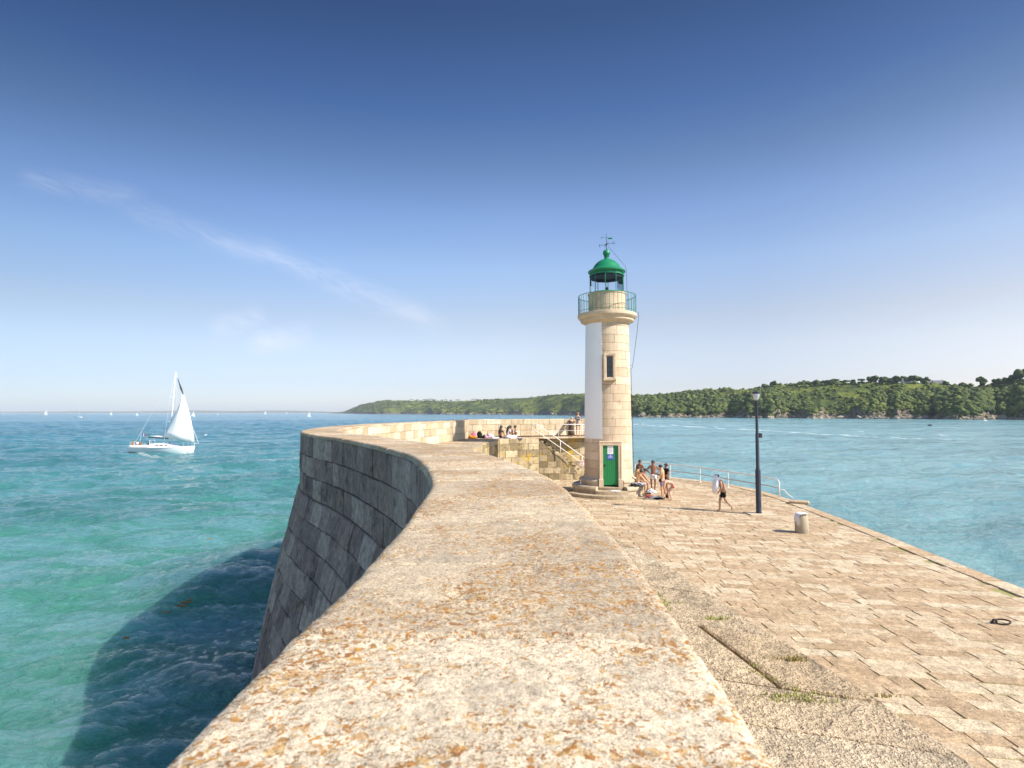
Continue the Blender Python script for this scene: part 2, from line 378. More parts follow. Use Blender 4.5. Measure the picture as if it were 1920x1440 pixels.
def vnoise(X, Y, seed):
    rn = np.random.default_rng(seed); T = rn.random((64, 64))
    u, v = X % 64, Y % 64; i, j = u.astype(int) % 64, v.astype(int) % 64; fu, fv = u-np.floor(u), v-np.floor(v); fu = fu*fu*(3-2*fu); fv = fv*fv*(3-2*fv)
    i2, j2 = (i+1) % 64, (j+1) % 64
    return (T[i, j]*(1-fu)+T[i2, j]*fu)*(1-fv)+(T[i, j2]*(1-fu)+T[i2, j2]*fu)*fv
def grid_mesh(name, X, Y, Z, wrap=False):
    nr, na = X.shape; me = bpy.data.meshes.new(name); me.vertices.add(nr*na)
    me.vertices.foreach_set('co', np.stack([X, Y, Z], -1).reshape(-1).astype(np.float32))
    i = np.arange(nr-1)[:, None]*na; j = np.arange(na if wrap else na-1)[None]; j2 = (j+1) % na
    q = np.stack([i+j, i+j2, i+na+j2, i+na+j], -1).reshape(-1, 4).astype(np.int32)
    me.loops.add(q.size); me.loops.foreach_set('vertex_index', q.reshape(-1)); me.polygons.add(len(q))
    me.polygons.foreach_set('loop_start', np.arange(len(q), dtype=np.int32)*4); me.polygons.foreach_set('loop_total', np.full(len(q), 4, np.int32))
    me.polygons.foreach_set('use_smooth', np.ones(len(q), bool)); me.update(); me.validate()
    return me
SEA_FAR = 12000
ang = np.concatenate([np.radians(np.linspace(-53, 53, 1150)), np.radians(np.linspace(58, 302, 50))])
rad = [7.0]
while rad[-1] < SEA_FAR: rad.append(rad[-1]*(1.0036 if 13 < rad[-1] < 70 else 1.0068 if rad[-1] < 600 else 1.03))
rad = np.array(rad)
A, Rr = np.meshgrid(ang, rad); X = Rr*np.sin(A); Y = Rr*np.cos(A)
dr = Rr*.0075
TA = ocean_tile(256, 83, 6.3, R(-62), 3, .22, 2); TB = ocean_tile(512, 31, 4.0, R(-75), 8, .12, 2, .5); TC = ocean_tile(256, 11.3, 2.6, R(-55), 5, .062, 2, 2.)
za, xa, ya = samp(TA, X, Y, 0); zb, xb, yb = samp(TB, X, Y, .5); zc, xc, yc = samp(TC, X, Y, -.4)
gust = .75+.5*vnoise(X/37, Y/37, 2)
# sheltered water on the harbour side (east) is flatter
sh = np.where(X > 9, .62, 1.0); sh = np.where((X > 0) & (Y > 5), .62, 1.0)
fa = np.clip(1.3-Rr/1500, .25, 1)*gust*sh; fb = np.clip(1.2-Rr/500, .15, 1)*gust*sh; fc = np.clip(1.15-Rr/140, 0, 1)*sh*gust
fade = np.where(np.abs(A-0) > R(53.5), 0, 1.)
Z = (za*fa+zb*fb+zc*fc)*fade
X2 = X+(xa*fa*1.1+xb*fb*.8+xc*fc*.5)*fade; Y2 = Y+(ya*fa*1.1+yb*fb*.8+yc*fc*.5)*fade
foam = np.zeros_like(X)
# a few breaking crests
cr = (za*fa+zb*fb*1.6); cr = cr/(cr.std()+1e-6)
foam += np.clip((cr-3.0)*1.2, 0, 1)*(vnoise(X/3.1, Y/1.1, 5) > .5)*(vnoise(X/41, Y/41, 15) > .55)*.8*(X < -30)
def wpix(pts): return [at(px, py, -CZ) for px, py in pts]
def streak(pts, w, seed, thr=.4, amp=1.0):
    global foam
    for p, q, w0, w1 in zip(pts[:-1], pts[1:], w[:-1], w[1:]):
        d = q-p; L2 = d.x**2+d.y**2; L = math.sqrt(L2)
        t = np.clip(((X-p.x)*d.x+(Y-p.y)*d.y)/L2, 0, 1); wob = (vnoise(X/17+seed, Y/17, seed)-.5)*6
        n = np.abs((X-p.x)*(-d.y/L)+(Y-p.y)*(d.x/L)+wob)*1.0
        lim = (w0+(w1-w0)*t); inside = (((X-p.x)*d.x+(Y-p.y)*d.y)/L2 > -.0) & (((X-p.x)*d.x+(Y-p.y)*d.y)/L2 < 1.0)
        br = np.clip((vnoise(X/6+seed, Y/9, seed+1)*.6+vnoise(X/31, Y/31+seed, seed+2)*.6-thr)*5, 0, 1)
        foam = np.maximum(foam, np.clip(1.6-n/np.maximum(lim, .1)*1.3, 0, 1)*br*inside*amp)
streak(wpix([(1202, 796.5), (1240, 799), (1320, 802), (1410, 806), (1520, 813), (1640, 819), (1780, 824)]), [4, 7, 5, 4.5, 4, 3, 2], 21, .25)
streak(wpix([(1244, 797), (1300, 799), (1370, 801.5), (1430, 803.5)]), [2.5, 3, 3, 2], 33, .35)
streak(wpix([(1470, 806), (1560, 808), (1680, 812), (1770, 816)]), [2.5, 3.5, 3, 2], 45, .4)
streak(wpix([(1182, 794.5), (1206, 796)]), [3, 4], 47, .3)
streak(wpix([(248, 850), (310, 853), (372, 852)]), [.9, 1.6, .9], 51, .2, .9)
streak(wpix([(330, 857), (378, 853)]), [.8, .5], 53, .35, .8)
streak(wpix([(310, 884), (358, 881)]), [.6, .7], 55, .35, .55); streak(wpix([(318, 896), (352, 906)]), [.5, .6], 56, .45, .5)
streak(wpix([(60, 903), (98, 899)]), [.35, .35], 57, .25, .9); streak(wpix([(30, 957), (85, 945)]), [.25, .3], 59, .3, .9)
me = grid_mesh('sea', X2, Y2, Z, wrap=True)
fa_ = me.attributes.new('foam', 'FLOAT', 'POINT'); fa_.data.foreach_set('value', foam.reshape(-1).astype(np.float32))
# sea material
m, t, b = nodes('sea_water', .08, spec=.5); k = NB(t); b.inputs['IOR'].default_value = 1.65
pos = k.n('ShaderNodeNewGeometry').outputs['Position']
def pm(scale, rz=0):
    x = k.n('ShaderNodeMapping'); k.lk(pos, x.inputs[0]); x.inputs['Scale'].default_value = scale; x.inputs['Rotation'].default_value = (0, 0, rz); return x.outputs[0]
sepx = k.n('ShaderNodeSeparateXYZ'); k.lk(pos, sepx.inputs[0])
dist = k.n('ShaderNodeVectorMath', operation='LENGTH'); k.lk(pos, dist.inputs[0])
deep = k.ramp(k.math('LOGARITHM', dist.outputs['Value'], 10), 1.35, 2.75)      # shallows by the pier -> open water
east = k.ramp(k.math('DIVIDE', sepx.outputs[0], dist.outputs['Value']), -.1, .35)
shal = (.07, .265, .205, 1); shal_sky = (.13, .33, .34, 1); openw = (.035, .185, .28, 1); eastw = (.29, .51, .53, 1)
skyrefl = k.ramp(k.noise(pm((.14, .36, 1), R(18)), 1, 7, .68, .4), .42, .60)  # noise patches painting sky reflection on the swell into the water colour
cw = k.mix(deep, k.mix(skyrefl, shal, shal_sky), k.mix(skyrefl, openw, (.06, .235, .33, 1)))
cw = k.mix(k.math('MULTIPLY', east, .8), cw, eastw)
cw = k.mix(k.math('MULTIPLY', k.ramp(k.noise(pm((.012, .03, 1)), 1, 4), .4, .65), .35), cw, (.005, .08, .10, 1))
fa2 = k.attr('foam'); fn = k.noise(pm((1.6, 1.6, 1)), 2.2, 6, .7); fn2 = k.noise(pm((.35, .9, 1)), 1.0, 6, .75); fm = k.ramp(k.math('MULTIPLY', fa2, k.math('MULTIPLY', k.math('ADD', .2, fn), k.math('ADD', .45, fn2))), .42, .95)
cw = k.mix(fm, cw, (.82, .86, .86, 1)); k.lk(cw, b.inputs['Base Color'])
k.lk(k.math('ADD', .06, k.math('ADD', k.math('MULTIPLY', fm, .5), k.math('MULTIPLY', deep, .08))), b.inputs['Roughness'])
n1 = k.noise(pm((.9, 2.0, 1), R(20)), 1.0, 6, .62, .3); n2 = k.noise(pm((4, 9, 1), R(28)), 1.0, 5, .6, .2); n3 = k.noise(pm((.18, .42, 1), R(15)), 1.0, 5, .6)
n1 = k.math('SUBTRACT', 1, k.math('ABSOLUTE', k.math('MULTIPLY', k.math('SUBTRACT', n1, .5), 2.2))); n2 = k.math('SUBTRACT', 1, k.math('ABSOLUTE', k.math('MULTIPLY', k.math('SUBTRACT', n2, .5), 2)))
hh = k.math('ADD', k.math('MULTIPLY', n1, .9), k.math('ADD', k.math('MULTIPLY', n2, .34), k.math('MULTIPLY', n3, 2.2)))
k.lk(k.bump(hh, 1.0, .45), b.inputs['Normal'])
b.subsurface_method = 'BURLEY'; b.inputs['Subsurface Weight'].default_value = .5; b.inputs['Subsurface Radius'].default_value = (.6, 1.6, 1.6); b.inputs['Subsurface Scale'].default_value = 4.0
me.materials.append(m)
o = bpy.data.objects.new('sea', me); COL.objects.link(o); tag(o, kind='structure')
# seabed below, closes the view under the surface
g = G(); g.box((0, SEA_FAR/2-200, -6), (24000, SEA_FAR+1500, 1)); o = obj('seabed', g, plain('sand', (.2, .18, .12), .9)); tag(o, kind='structure')

# ---------------------------------------------------------------- pier: parapet wall, walkway, quay
O = Path([(-.60, -7), (-.58, -3), (-.575, -1), (-.57, .87), (-.535, 2.08), (-.565, 3.3), (-.67, 4.6), (-1.12, 6.6), (-1.72, 8.1), (-2.65, 9.95), (-3.6, 11.6), (-4.6, 13.1),
          (-5.6, 14.9), (-6.25, 17), (-6.62, 19.8), (-6.6, 22.3), (-6.2, 25.5), (-5.35, 29.8), (-4.35, 34.3), (-3.86, 37.0)])
WID = 1.005; ztop = lambda u: CZ-.55+.06*min(1, max(0, (u-8)/25))
uc = O.at_y(0)
def osurf(u, v, n):
    x, y = O.P(u); nx, ny = O.N(u); off = 0 if v < 1.5 else (v-1.5)*.262-(v-1.5)**2*.010+.03
    return (x-nx*(n+off), y-ny*(n+off), ztop(u)-v)
def isurf(u, v, n):
    x, y = O.P(u); nx, ny = O.N(u); w = WID+n
    return (x+nx*w, y+ny*w, ztop(u)-v)
t = thing('parapet_wall', 'long curving granite parapet wall with an orange lichened top, its dark outer face leaning down into the sea', 'sea wall', (0, 0, 0))
# coping: fine grid with joints, chamfers, pits
rn = random.Random(4)
joints = [uc+d for d in (-2.2, -1.4, -.65, .05, .74, 1.43, 2.06, 2.85, 3.62)]
while joints[-1] < O.len: joints.append(joints[-1]+rn.uniform(.75, 1.15))
joints = np.array(joints); lift = np.array([rn.uniform(-.004, .004) for _ in joints]); tones = [rn.random() for _ in joints]
us = np.concatenate([(joints[(joints > uc-2.4) & (joints < uc+16)][:, None]+np.array([-.03, -.016, -.008, 0, .008, .016, .03])[None]).reshape(-1), np.arange(uc-2.5, uc+.4, .05), np.arange(uc+.4, uc+5, .014), np.arange(uc+5, uc+12, .04), np.arange(uc+12, O.len, .12), [O.len]]); us = np.unique(np.round(us, 4)); us = us[np.concatenate([[True], np.diff(us) > .002])]
prof = [(-.002, -.075), (0, -.055), (.008, -.025), (.024, -.007), (.05, 0)]+[(x, 0) for x in np.linspace(.075, WID-.075, 46)]+[(WID-.05, 0), (WID-.022, -.008), (WID-.007, -.028), (WID+.001, -.06), (WID+.002, -.08)]
vs = []; nr_ = len(prof)
for u in us:
    x, y = O.P(u); nx, ny = O.N(u); i = int(np.argmin(np.abs(joints-u))); z0 = ztop(u)
    bi = int(np.searchsorted(joints, u))-1
    for (a_, dz) in prof:
        jw = .010+.010*mnoise.noise((u*0+joints[i]*7, a_*5, 0)); wob = .007*mnoise.noise((joints[i]*3, a_*3.2, 5)); dj = abs(joints[i]+wob-u)
        groove = -.034*max(0, 1-dj/max(.007, jw))**.7*(1 if mnoise.noise((joints[i]*5, a_*2.5, 9)) > -.2 else .3)
        h = .0045*mnoise.noise((u*5, a_*5, 1))+.0030*mnoise.noise((u*16, a_*16, 2))+.0022*mnoise.noise((u*45, a_*45, 3))
        pit = mnoise.noise((u*9, a_*9, 7)); h -= .012*max(0, pit-.42)*3
        e = min(a_, WID-a_); wear = .012*mnoise.noise((u*2.1, 0 if a_ < .5 else 9, 3))+.006*mnoise.noise((u*11, 0 if a_ < .5 else 9, 3)) if e < .12 else 0
        s_ = 1 if a_ < .5 else -1; aw = a_+s_*wear*(1-max(0, e)/.12)
        vs.append((x+nx*aw, y+ny*aw, z0+dz+h+groove+lift[max(0, bi)]))
fs = [(i*nr_+j, i*nr_+j+1, (i+1)*nr_+j+1, (i+1)*nr_+j) for i in range(len(us)-1) for j in range(nr_-1)]
g = G(); g.add(vs, fs); g.t = [tones[max(0, int(np.searchsorted(joints, us[i]))-1)] for i in range(len(us)-1) for j in range(nr_-1)]
obj('coping', g, M_coping, t, smooth=True)
g = G(); gb = G(); rows = [.07, .55, 1.02, 1.5, 1.98, 2.44, 2.92, 3.42, 3.9, 4.4, 4.92, 5.45, 6.0, 6.6, 7.3, 8.2, 9.2]
masonry(g, osurf, uc-2.5, O.len, rows, (.45, 1.05), gap=.016, depth=.05, bev=.014, seg=.35, prot=.016, jit=.012, gb=gb, seed=5)
obj('outer_face', g, M_wallgrey, t); obj('mortar_bed', gb, M_mortar, t)
g = G(); gb = G()
masonry(g, isurf, uc-2.5, O.len, [.075, .40, .78, 1.22], (.6, 1.1), gap=.012, seg=.4, gb=gb, seed=6)
obj('inner_face', g, M_pale, t); obj('mortar_bed', gb, M_mortar_l, t)

# walkway behind the parapet
WZ = CZ-1.7
WE = Path([(2.35, -5), (2.35, 0), (2.27, 2.68), (2.2, 3.4), (2.0, 4.56), (1.72, 6.7), (1.44, 7.7), (1.1, 9.5), (.35, 13), (-.7, 17), (-1.5, 21), (-1.8, 25.7), (-1.65, 29), (-1.33, 32.7), (-.80, 35.5)])
sc = (WE.len)/(O.at_y(36.95)-O.at_y(-5)); u_off = O.at_y(-5)
def wsurf(u, v, n):
    uo = u_off+u/sc; x0, y0 = O.P(uo); nx, ny = O.N(uo); x0 += nx*WID; y0 += ny*WID; x1, y1 = WE.P(u)
    ed = max(0, v-.93)/.07
    return (x0+(x1-x0)*v, y0+(y1-y0)*v, WZ+n-.02*ed*ed)
g = G(); gb = G()
g_rows = [.0, .44, 1.0]
rw = random.Random(19); ub = WE.at_y(3.42); cuts_ = [ub]
while cuts_[-1] < WE.len-.5: cuts_.append(cuts_[-1]+rw.uniform(.72, 1.1))
cuts_[-1] = WE.len
while cuts_[0] > 4.4: cuts_.insert(0, cuts_[0]-rw.uniform(.8, 1.15))
for i_, (ca_, cb_) in enumerate(zip(cuts_[:-1], cuts_[1:])):
    near_ = abs(cb_-ub) < .01
    sp_ = None if near_ else rw.choice([.70, .66, .58, .72, .5])
    if abs(ca_-ub) < .01: sp_ = .70
    for va_, vb_ in ([(0, 1.0)] if sp_ is None else [(0, sp_), (sp_, 1.0)]):
        fz = [ca_, cb_] if rw.random() < .6 or vb_ < .99 else [ca_, (ca_+cb_)/2+rw.uniform(-.1, .1), cb_]
        masonry(g, wsurf, ca_, cb_, [va_, vb_], (1, 2), gap=.008, depth=.04, bev=.010, seg=.25, jit=.010, prot=.004, gb=gb, backing=True, forced=fz, seed=rw.randrange(9999))
o = obj('walkway', g, M_walk); tag(o, kind='structure'); obj('joint_fill', gb, M_mortar, o)
def wface(u, v, n):
    x, y = WE.P(u); nx, ny = WE.N(u); return (x+nx*(n-.01), y+ny*(n-.01), WZ-v)
g = G(); gb = G(); masonry(g, wface, 3.5, WE.len, [.02, .3, .8, 1.3, 1.8, 2.3, 2.75], (.5, 1.), seg=.5, gb=gb, seed=12)
o = obj('walkway_retaining_wall', g, M_terr); tag(o, 'low mottled retaining wall under the walkway edge, facing the quay paving', 'retaining wall'); obj('mortar_bed', gb, M_mortar_l, o)

# ---------------------------------------------------------------- quay platform
PZ = CZ-4.4
QE = Path([(11.3, -14), (11.6, -5), (12.0, 3), (12.75, 14), (13.45, 21), (13.9, 26.5), (14.05, 29), (13.85, 32.6), (12.9, 35.3), (11.6, 37.3), (10.2, 38.9), (8.6, 40.2), (6.5, 41.4), (4.5, 42)])
poly = [(float(x), float(y)) for x, y in zip(QE.x[::8], QE.y[::8])]+[(-2, 42), (-2, -14)]
g = G(); g.prism(poly, -3, PZ-.016); o = obj('quay_paving_bed', g, M_joint); tag(o, kind='structure')
g = G()
def qx(y):
    i = np.argmin(np.abs(QE.y[:int(len(QE.y)*.99)]-y)); return float(QE.x[i])
def inside(x, y, ins):
    i = int(np.argmin((QE.x-x)**2+(QE.y-y)**2)); nx, ny = QE.ty[i], -QE.tx[i]
    return (x-QE.x[i])*nx+(y-QE.y[i])*ny < -ins
rn = random.Random(77)
def wefn(y):
    i = int(np.argmin(np.abs(WE.y-y))); return float(WE.x[i]) if y < 35 else -1.0
y = -6.0; row = 0
while y < 44:
    h = rn.uniform(.26, .40); x = 14.2; y0 = y; tl = -.16
    xl = wefn(y) - .6
    x = xl-rn.random()
    while x < 14.3:
        w = rn.uniform(.45, .95) if rn.random() < .8 else rn.uniform(.3, .5)
        yc = y+h/2-tl*-1*0+tl*(x-4)*1.0; xm = x+w/2
        ok = inside(xm, yc, .40) and inside(x+w, yc, .12) and (xm > wefn(yc)-.3 or yc > 31) and yc < 41 and not (yc > 36 and xm < 4 and yc > 38.4)
        if ok:
            tn = rn.random(); e = rn.uniform(-.004, .004)+(rn.random() < .10)*rn.uniform(-.010, .010); tiltx, tilty = rn.uniform(-.008, .008), rn.uniform(-.009, .009)
            gp = rn.uniform(.006, .019); J = lambda: rn.uniform(-.018, .018)
            cs = [(x+gp/2, 0), (x+w-gp/2, 0), (x+w-gp/2, 1), (x+gp/2, 1)]
            base = []
            for cx_, q in cs:
                cy_ = y+(gp/2 if q == 0 else h-gp/2)+tl*(cx_-4); base.append((cx_+J(), cy_+J()))
            mx, my = sum(p[0] for p in base)/4, sum(p[1] for p in base)/4
            zz = lambda p: PZ+e+(p[0]-mx)*tiltx+(p[1]-my)*tilty*1.5
            v0 = [(p[0], p[1], PZ-.04) for p in base]; b_ = .012
            v1 = [(p[0], p[1], zz(p)-b_) for p in base]; v2 = [(p[0]+(mx-p[0])*b_*1.8, p[1]+(my-p[1])*b_*3.4, zz(p)) for p in base]
            g.add(v0+v1+v2, [(0, 1, 5, 4), (1, 2, 6, 5), (2, 3, 7, 6), (3, 0, 4, 7), (4, 5, 9, 8), (5, 6, 10, 9), (6, 7, 11, 10), (7, 4, 8, 11), (8, 9, 10, 11)], tn)
        x += w
    y += h
def qedge(u, v, n):
    x, y = QE.P(u); nx, ny = QE.N(u); return (x-nx*v, y-ny*v, PZ+.022+n)
masonry(g, qedge, 4, QE.len-.5, [0.0, .58], (1.0, 1.9), gap=.016, depth=.04, bev=.02, seg=.4, prot=.006, backing=False, seed=31)
o = obj('quay_paving', g, M_pave); tag(o, kind='structure')
def qface(u, v, n):
    x, y = QE.P(u); nx, ny = QE.N(u); return (x+nx*(n+.01), y+ny*(n+.01), PZ-v)
g = G(); gb = G(); masonry(g, qface, 4, QE.len, [0, .35, .85, 1.35, 1.85, 2.4, 3.0, 3.7], (.7, 1.4), seg=.4, gb=gb, seed=32)
o = obj('quay_wall', g, M_wallgrey); tag(o, 'granite quay wall dropping from the paved pier edge into the harbour water', 'quay wall'); obj('mortar_bed', gb, M_mortar, o)

# ---------------------------------------------------------------- upper terrace by the lighthouse
TZ = CZ-1.67
TFp = [(-.80, 35.5), (.4, 36.3), (1.75, 36.9), (1.8, 38.2), (7.5, 39.0)]
wall_line = [(-2.92, 36.95), (1.2, 38.9), (7.0, 41.3)]
g = G(); g.prism([(-3.0, 37.0), (-.80, 35.56), (.4, 36.36), (1.75, 36.96), (1.8, 38.26), (7.5, 39.06), (7.6, 42.5), (-3, 42.5)], PZ-3.0, TZ-.10); o = obj('terrace_core', g, M_terr); tag(o, kind='structure')
# floor slabs
g = G(); gb = G()
TF1 = Path(TFp[:3]+[(3.0, 37.9), (7.5, 39.0)][1:], .1)
WL = Path(wall_line, .1)
def tfl(u, v, n):
    a_ = TF1.P(min(u, TF1.len)); q = u/TF1.len*WL.len; b_ = WL.P(q); return (a_[0]+(b_[0]-a_[0])*v, a_[1]+(b_[1]-a_[1])*v, TZ+n)
masonry(g, tfl, 0, TF1.len, [0, .3, .62, 1.0], (.6, 1.2), depth=.06, seg=.5, gb=gb, seed=41)
o = obj('terrace_paving', g, M_pave); tag(o, kind='structure'); obj('joint_fill', gb, M_joint, o)
# front face, left flank, wall behind the stairs
g = G(); gb = G()
FP = Path([(-.80, 35.5), (.4, 36.3), (1.78, 36.93)], .1)
def ffs(u, v, n):
    x, y = FP.P(u); nx, ny = FP.N(u); return (x+nx*n, y+ny*n, TZ-.02-v)
hs_ = [0, .32, .74, 1.2, 1.66, 2.1, 2.5, 2.9]
masonry(g, ffs, 0, FP.len, hs_, (.45, .95), gap=.016, prot=.012, gb=gb, seed=43)
def bst(u, v, n): return (1.8+u, 38.2+u*.14-n, TZ-.02-v)
masonry(g, bst, 0, 5.6, hs_, (.45, .95), gap=.016, prot=.012, gb=gb, seed=45)
# stair flank: blocks below the flight, cut in steps
SX0, SX1, SY = 1.78, 5.25, 36.93; NST = 14; rise = (TZ-PZ)/NST; going = (SX1-SX0)/(NST-1)
def stair_h(x): return TZ-rise*(1+int((x-SX0)/going))
def sfl(u, v, n): return (SX0+u, SY+u*.06-n, PZ+v)
g3 = G()
for c in range(0, 15):
    pass
vrows = [0, .4, .8, 1.2, 1.6, 2.0, 2.4, 2.8]
masonry(g, sfl, 0, SX1-SX0, vrows, (.42, .7), gap=.014, prot=.01, backing=False, seed=46, keep=lambda u, v: PZ+v+.22 < stair_h(SX0+u+.2)+.12)
o = obj('terrace_wall', g, M_terr); tag(o, 'yellow lichened granite wall carrying the terrace behind the lighthouse, with stairs cut along it', 'retaining wall'); obj('mortar_bed', gb, M_mortar_l, o)
t = thing('stone_staircase', 'worn granite staircase descending to the right behind the lighthouse foot', 'stairs', (SX0, SY, PZ))
for i in range(NST-1):
    g = G(); zt = TZ-rise*(i+1); x0 = SX0+going*i
    g.box((going/2+i*going+.01, .72+i*going*.06, (zt-PZ)/2), (going+.02, 1.36, zt-PZ), bev=.015, tone=rn.random()); o = obj('step', g, M_terr, t)
# parapet of the terrace
def pin(u, v, n):
    x, y = WL.P(u); nx, ny = WL.N(u); return (x+nx*n, y+ny*n, CZ-.46-v)
def ptop(u, v, n):
    x, y = WL.P(u); nx, ny = WL.N(u); return (x-nx*v, y-ny*v, CZ-.46+n)
def pout(u, v, n):
    x, y = WL.P(u); nx, ny = WL.N(u); return (x-nx*(.95+n), y-ny*(.95+n), CZ-.46-v)
g = G(); gb = G(); masonry(g, pin, 0, WL.len, [0.0, .36, .76, 1.16], (.6, 1.2), gb=gb, gap=.014, seed=51)
masonry(g, ptop, 0, WL.len, [0, .95], (.8, 1.2), gb=gb, seed=52)
masonry(g, pout, 0, WL.len, [0, .4, .9, 1.4, 2., 2.6, 3.2, 4., 5., 6., 7.2], (.5, 1.), gb=gb, seed=53)
gb.prism([(-2.95, 36.99), (-3.84, 36.98), (-3.9, 37.6), (-3.3, 38.0), (-2.9, 37.9)], CZ-8, CZ-.475)
o = obj('terrace_parapet_wall', g, M_pale); tag(o, 'straight pale granite parapet behind the sitting sunbathers, closing the terrace towards the bay', 'parapet wall'); obj('mortar_bed', gb, M_mortar_l, o)
# ================================================================ HEADLAND
KEY = [(620, 775.3, 774.2), (645, 775.5, 772), (680, 776.0, 757.5), (720, 776.4, 750.5), (760, 776.6, 750), (850, 777.1, 751.5), (900, 777.5, 750), (960, 777.8, 746.5), (1000, 778.1, 744), (1040, 778.7, 738.5), (1090, 779.4, 735.5),
       (1130, 780.3, 737), (1200, 782.2, 741.5), (1250, 782.6, 738), (1300, 782.9, 731.5), (1350, 783.2, 729), (1400, 783.5, 725), (1450, 784, 717), (1500, 784.3, 716), (1550, 784.8, 714.5), (1640, 785.3, 711), (1700, 785.8, 710), (1800, 786.5, 716),
       (1870, 787, 717), (1905, 787.2, 706), (1960, 787.8, 698), (2100, 789, 694), (2400, 791, 700)]
kx = np.array([k_[0] for k_ in KEY], float); kw = np.array([k_[1] for k_ in KEY], float); kr = np.array([k_[2] for k_ in KEY], float)
NCX = 620; cxs = np.linspace(620, 2400, NCX)
Ds = CZ*F/(np.interp(cxs, kx, kw)-773.5); sx, sy = (cxs-960)/F*Ds, Ds           # shore line
# little coves and points
wob = (vnoise(cxs/38, cxs*0+3, 61)-.5)*.09+(vnoise(cxs/11, cxs*0+9, 62)-.5)*.018
Dsh = sy.copy()
depthL = np.clip(Dsh*.42, 230, 900)
dirx, diry = sx/np.hypot(sx, sy), sy/np.hypot(sx, sy)
NT = 64; ts = np.concatenate([np.linspace(0, .12, 16), np.linspace(.14, 1.5, NT-16)])
RT = .62                                                                      # ridge position
TREEH = np.clip(2+4*(cxs-1000)/250, 1.5, 5.0)
ridge_d = Dsh+depthL*RT*diry
RH = (773.5-np.interp(cxs, kx, kr))/F*ridge_d+CZ-TREEH*np.clip((cxs-660)/40, .0, 1)
RH = np.maximum(RH, .5)
HX = np.zeros((NT, NCX)); HY = HX.copy(); HZ = HX.copy()
cliff = np.clip(RH*.16, 0, 9)*(.5+vnoise(cxs/9, cxs*0, 71))
for i, t_ in enumerate(ts):
    wf_ = 1+wob*max(0, 1-t_/.45); HX[i] = sx*wf_+dirx*depthL*t_; HY[i] = sy*wf_+diry*depthL*t_
    c_ = np.clip(t_/.035, 0, 1)
    s_ = np.clip((t_-.02)/(RT-.02), 0, 1); sl = 1-(1-s_)**1.25
    rav = (vnoise(HX[i]/70, HY[i]/70, 72)-.5)*.34*RH*np.sin(math.pi*np.clip(s_, 0, 1))
    z = -1.2+cliff*c_+(RH-cliff+1.2)*sl+rav
    z += (vnoise(HX[i]/13, HY[i]/13, 73)-.5)*3.5*np.clip(t_/.05, .2, 1)+(vnoise(HX[i]/4.5, HY[i]/4.5, 74)-.5)*2.2*np.clip(t_/.02, 0, 1)*np.clip(1.4-t_/.1, .3, 1)
    if t_ > RT: z = z-(t_-RT)*RH*.25
    if i == 0: z = z*0-1.5
    HZ[i] = z
def land(px, t_):
    j = np.clip((px-620)/(1780)*(NCX-1), 0, NCX-1.001); i = np.interp(t_, ts, np.arange(NT)); i = min(i, NT-1.001)
    a, b_ = int(i), int(j); fi, fj = i-a, j-b_
    f = lambda A_: (A_[a, b_]*(1-fj)+A_[a, b_+1]*fj)*(1-fi)+(A_[a+1, b_]*(1-fj)+A_[a+1, b_+1]*fj)*fi
    return Vector((f(HX), f(HY), f(HZ)))
me = grid_mesh('headland', HX, HY, HZ)
m, t, b = nodes('heath_and_cliff', .95, spec=.15); k = NB(t); geo = k.n('ShaderNodeNewGeometry'); pos = geo.outputs['Position']
sep = k.n('ShaderNodeSeparateXYZ'); k.lk(pos, sep.inputs[0]); sn = k.n('ShaderNodeSeparateXYZ'); k.lk(geo.outputs['True Normal'], sn.inputs[0])
mp = lambda s_: (lambda x: (k.lk(pos, x.inputs[0]), setattr(x.inputs['Scale'], 'default_value', s_), x.outputs[0])[2])(k.n('ShaderNodeMapping'))
nbig = k.noise(mp((.012, .012, .02)), 1, 5, .6); nmid = k.noise(mp((.05, .05, .08)), 1, 6, .65); nf = k.noise(mp((.3, .3, .3)), 1, 4, .65)
veg = k.mix(k.ramp(nbig, .42, .58), (.06, .09, .022), (.19, .22, .04)); veg = k.mix(k.ramp(nmid, .48, .66), veg, (.035, .055, .018))
veg = k.mix(k.math('MULTIPLY', k.ramp(nf, .5, .7), .4), veg, (.13, .12, .05))
rock = k.mix(k.ramp(nf, .35, .65), (.10, .085, .07), (.36, .28, .21)); rock = k.mix(k.ramp(k.noise(mp((.12, .12, .4)), 1, 6, .7), .5, .6), rock, (.05, .045, .045))
hgt = k.math('ADD', sep.outputs[2], k.math('MULTIPLY', k.math('SUBTRACT', nmid, .5), 26))
rk = k.math('MAXIMUM', k.math('SUBTRACT', 1, k.ramp(hgt, 4.0, 6.5)), k.math('MULTIPLY', k.math('SUBTRACT', 1, k.ramp(sep.outputs[2], 10, 18)), k.math('SUBTRACT', 1, k.ramp(sn.outputs[2], .62, .74))))
k.lk(k.mix(rk, veg, rock), b.inputs['Base Color'])
k.lk(k.bump(k.math('ADD', nf, k.math('MULTIPLY', nmid, 3)), 1.0, 3.0), b.inputs['Normal'])
me.materials.append(m); o = bpy.data.objects.new('headland', me); COL.objects.link(o); tag(o, kind='structure')

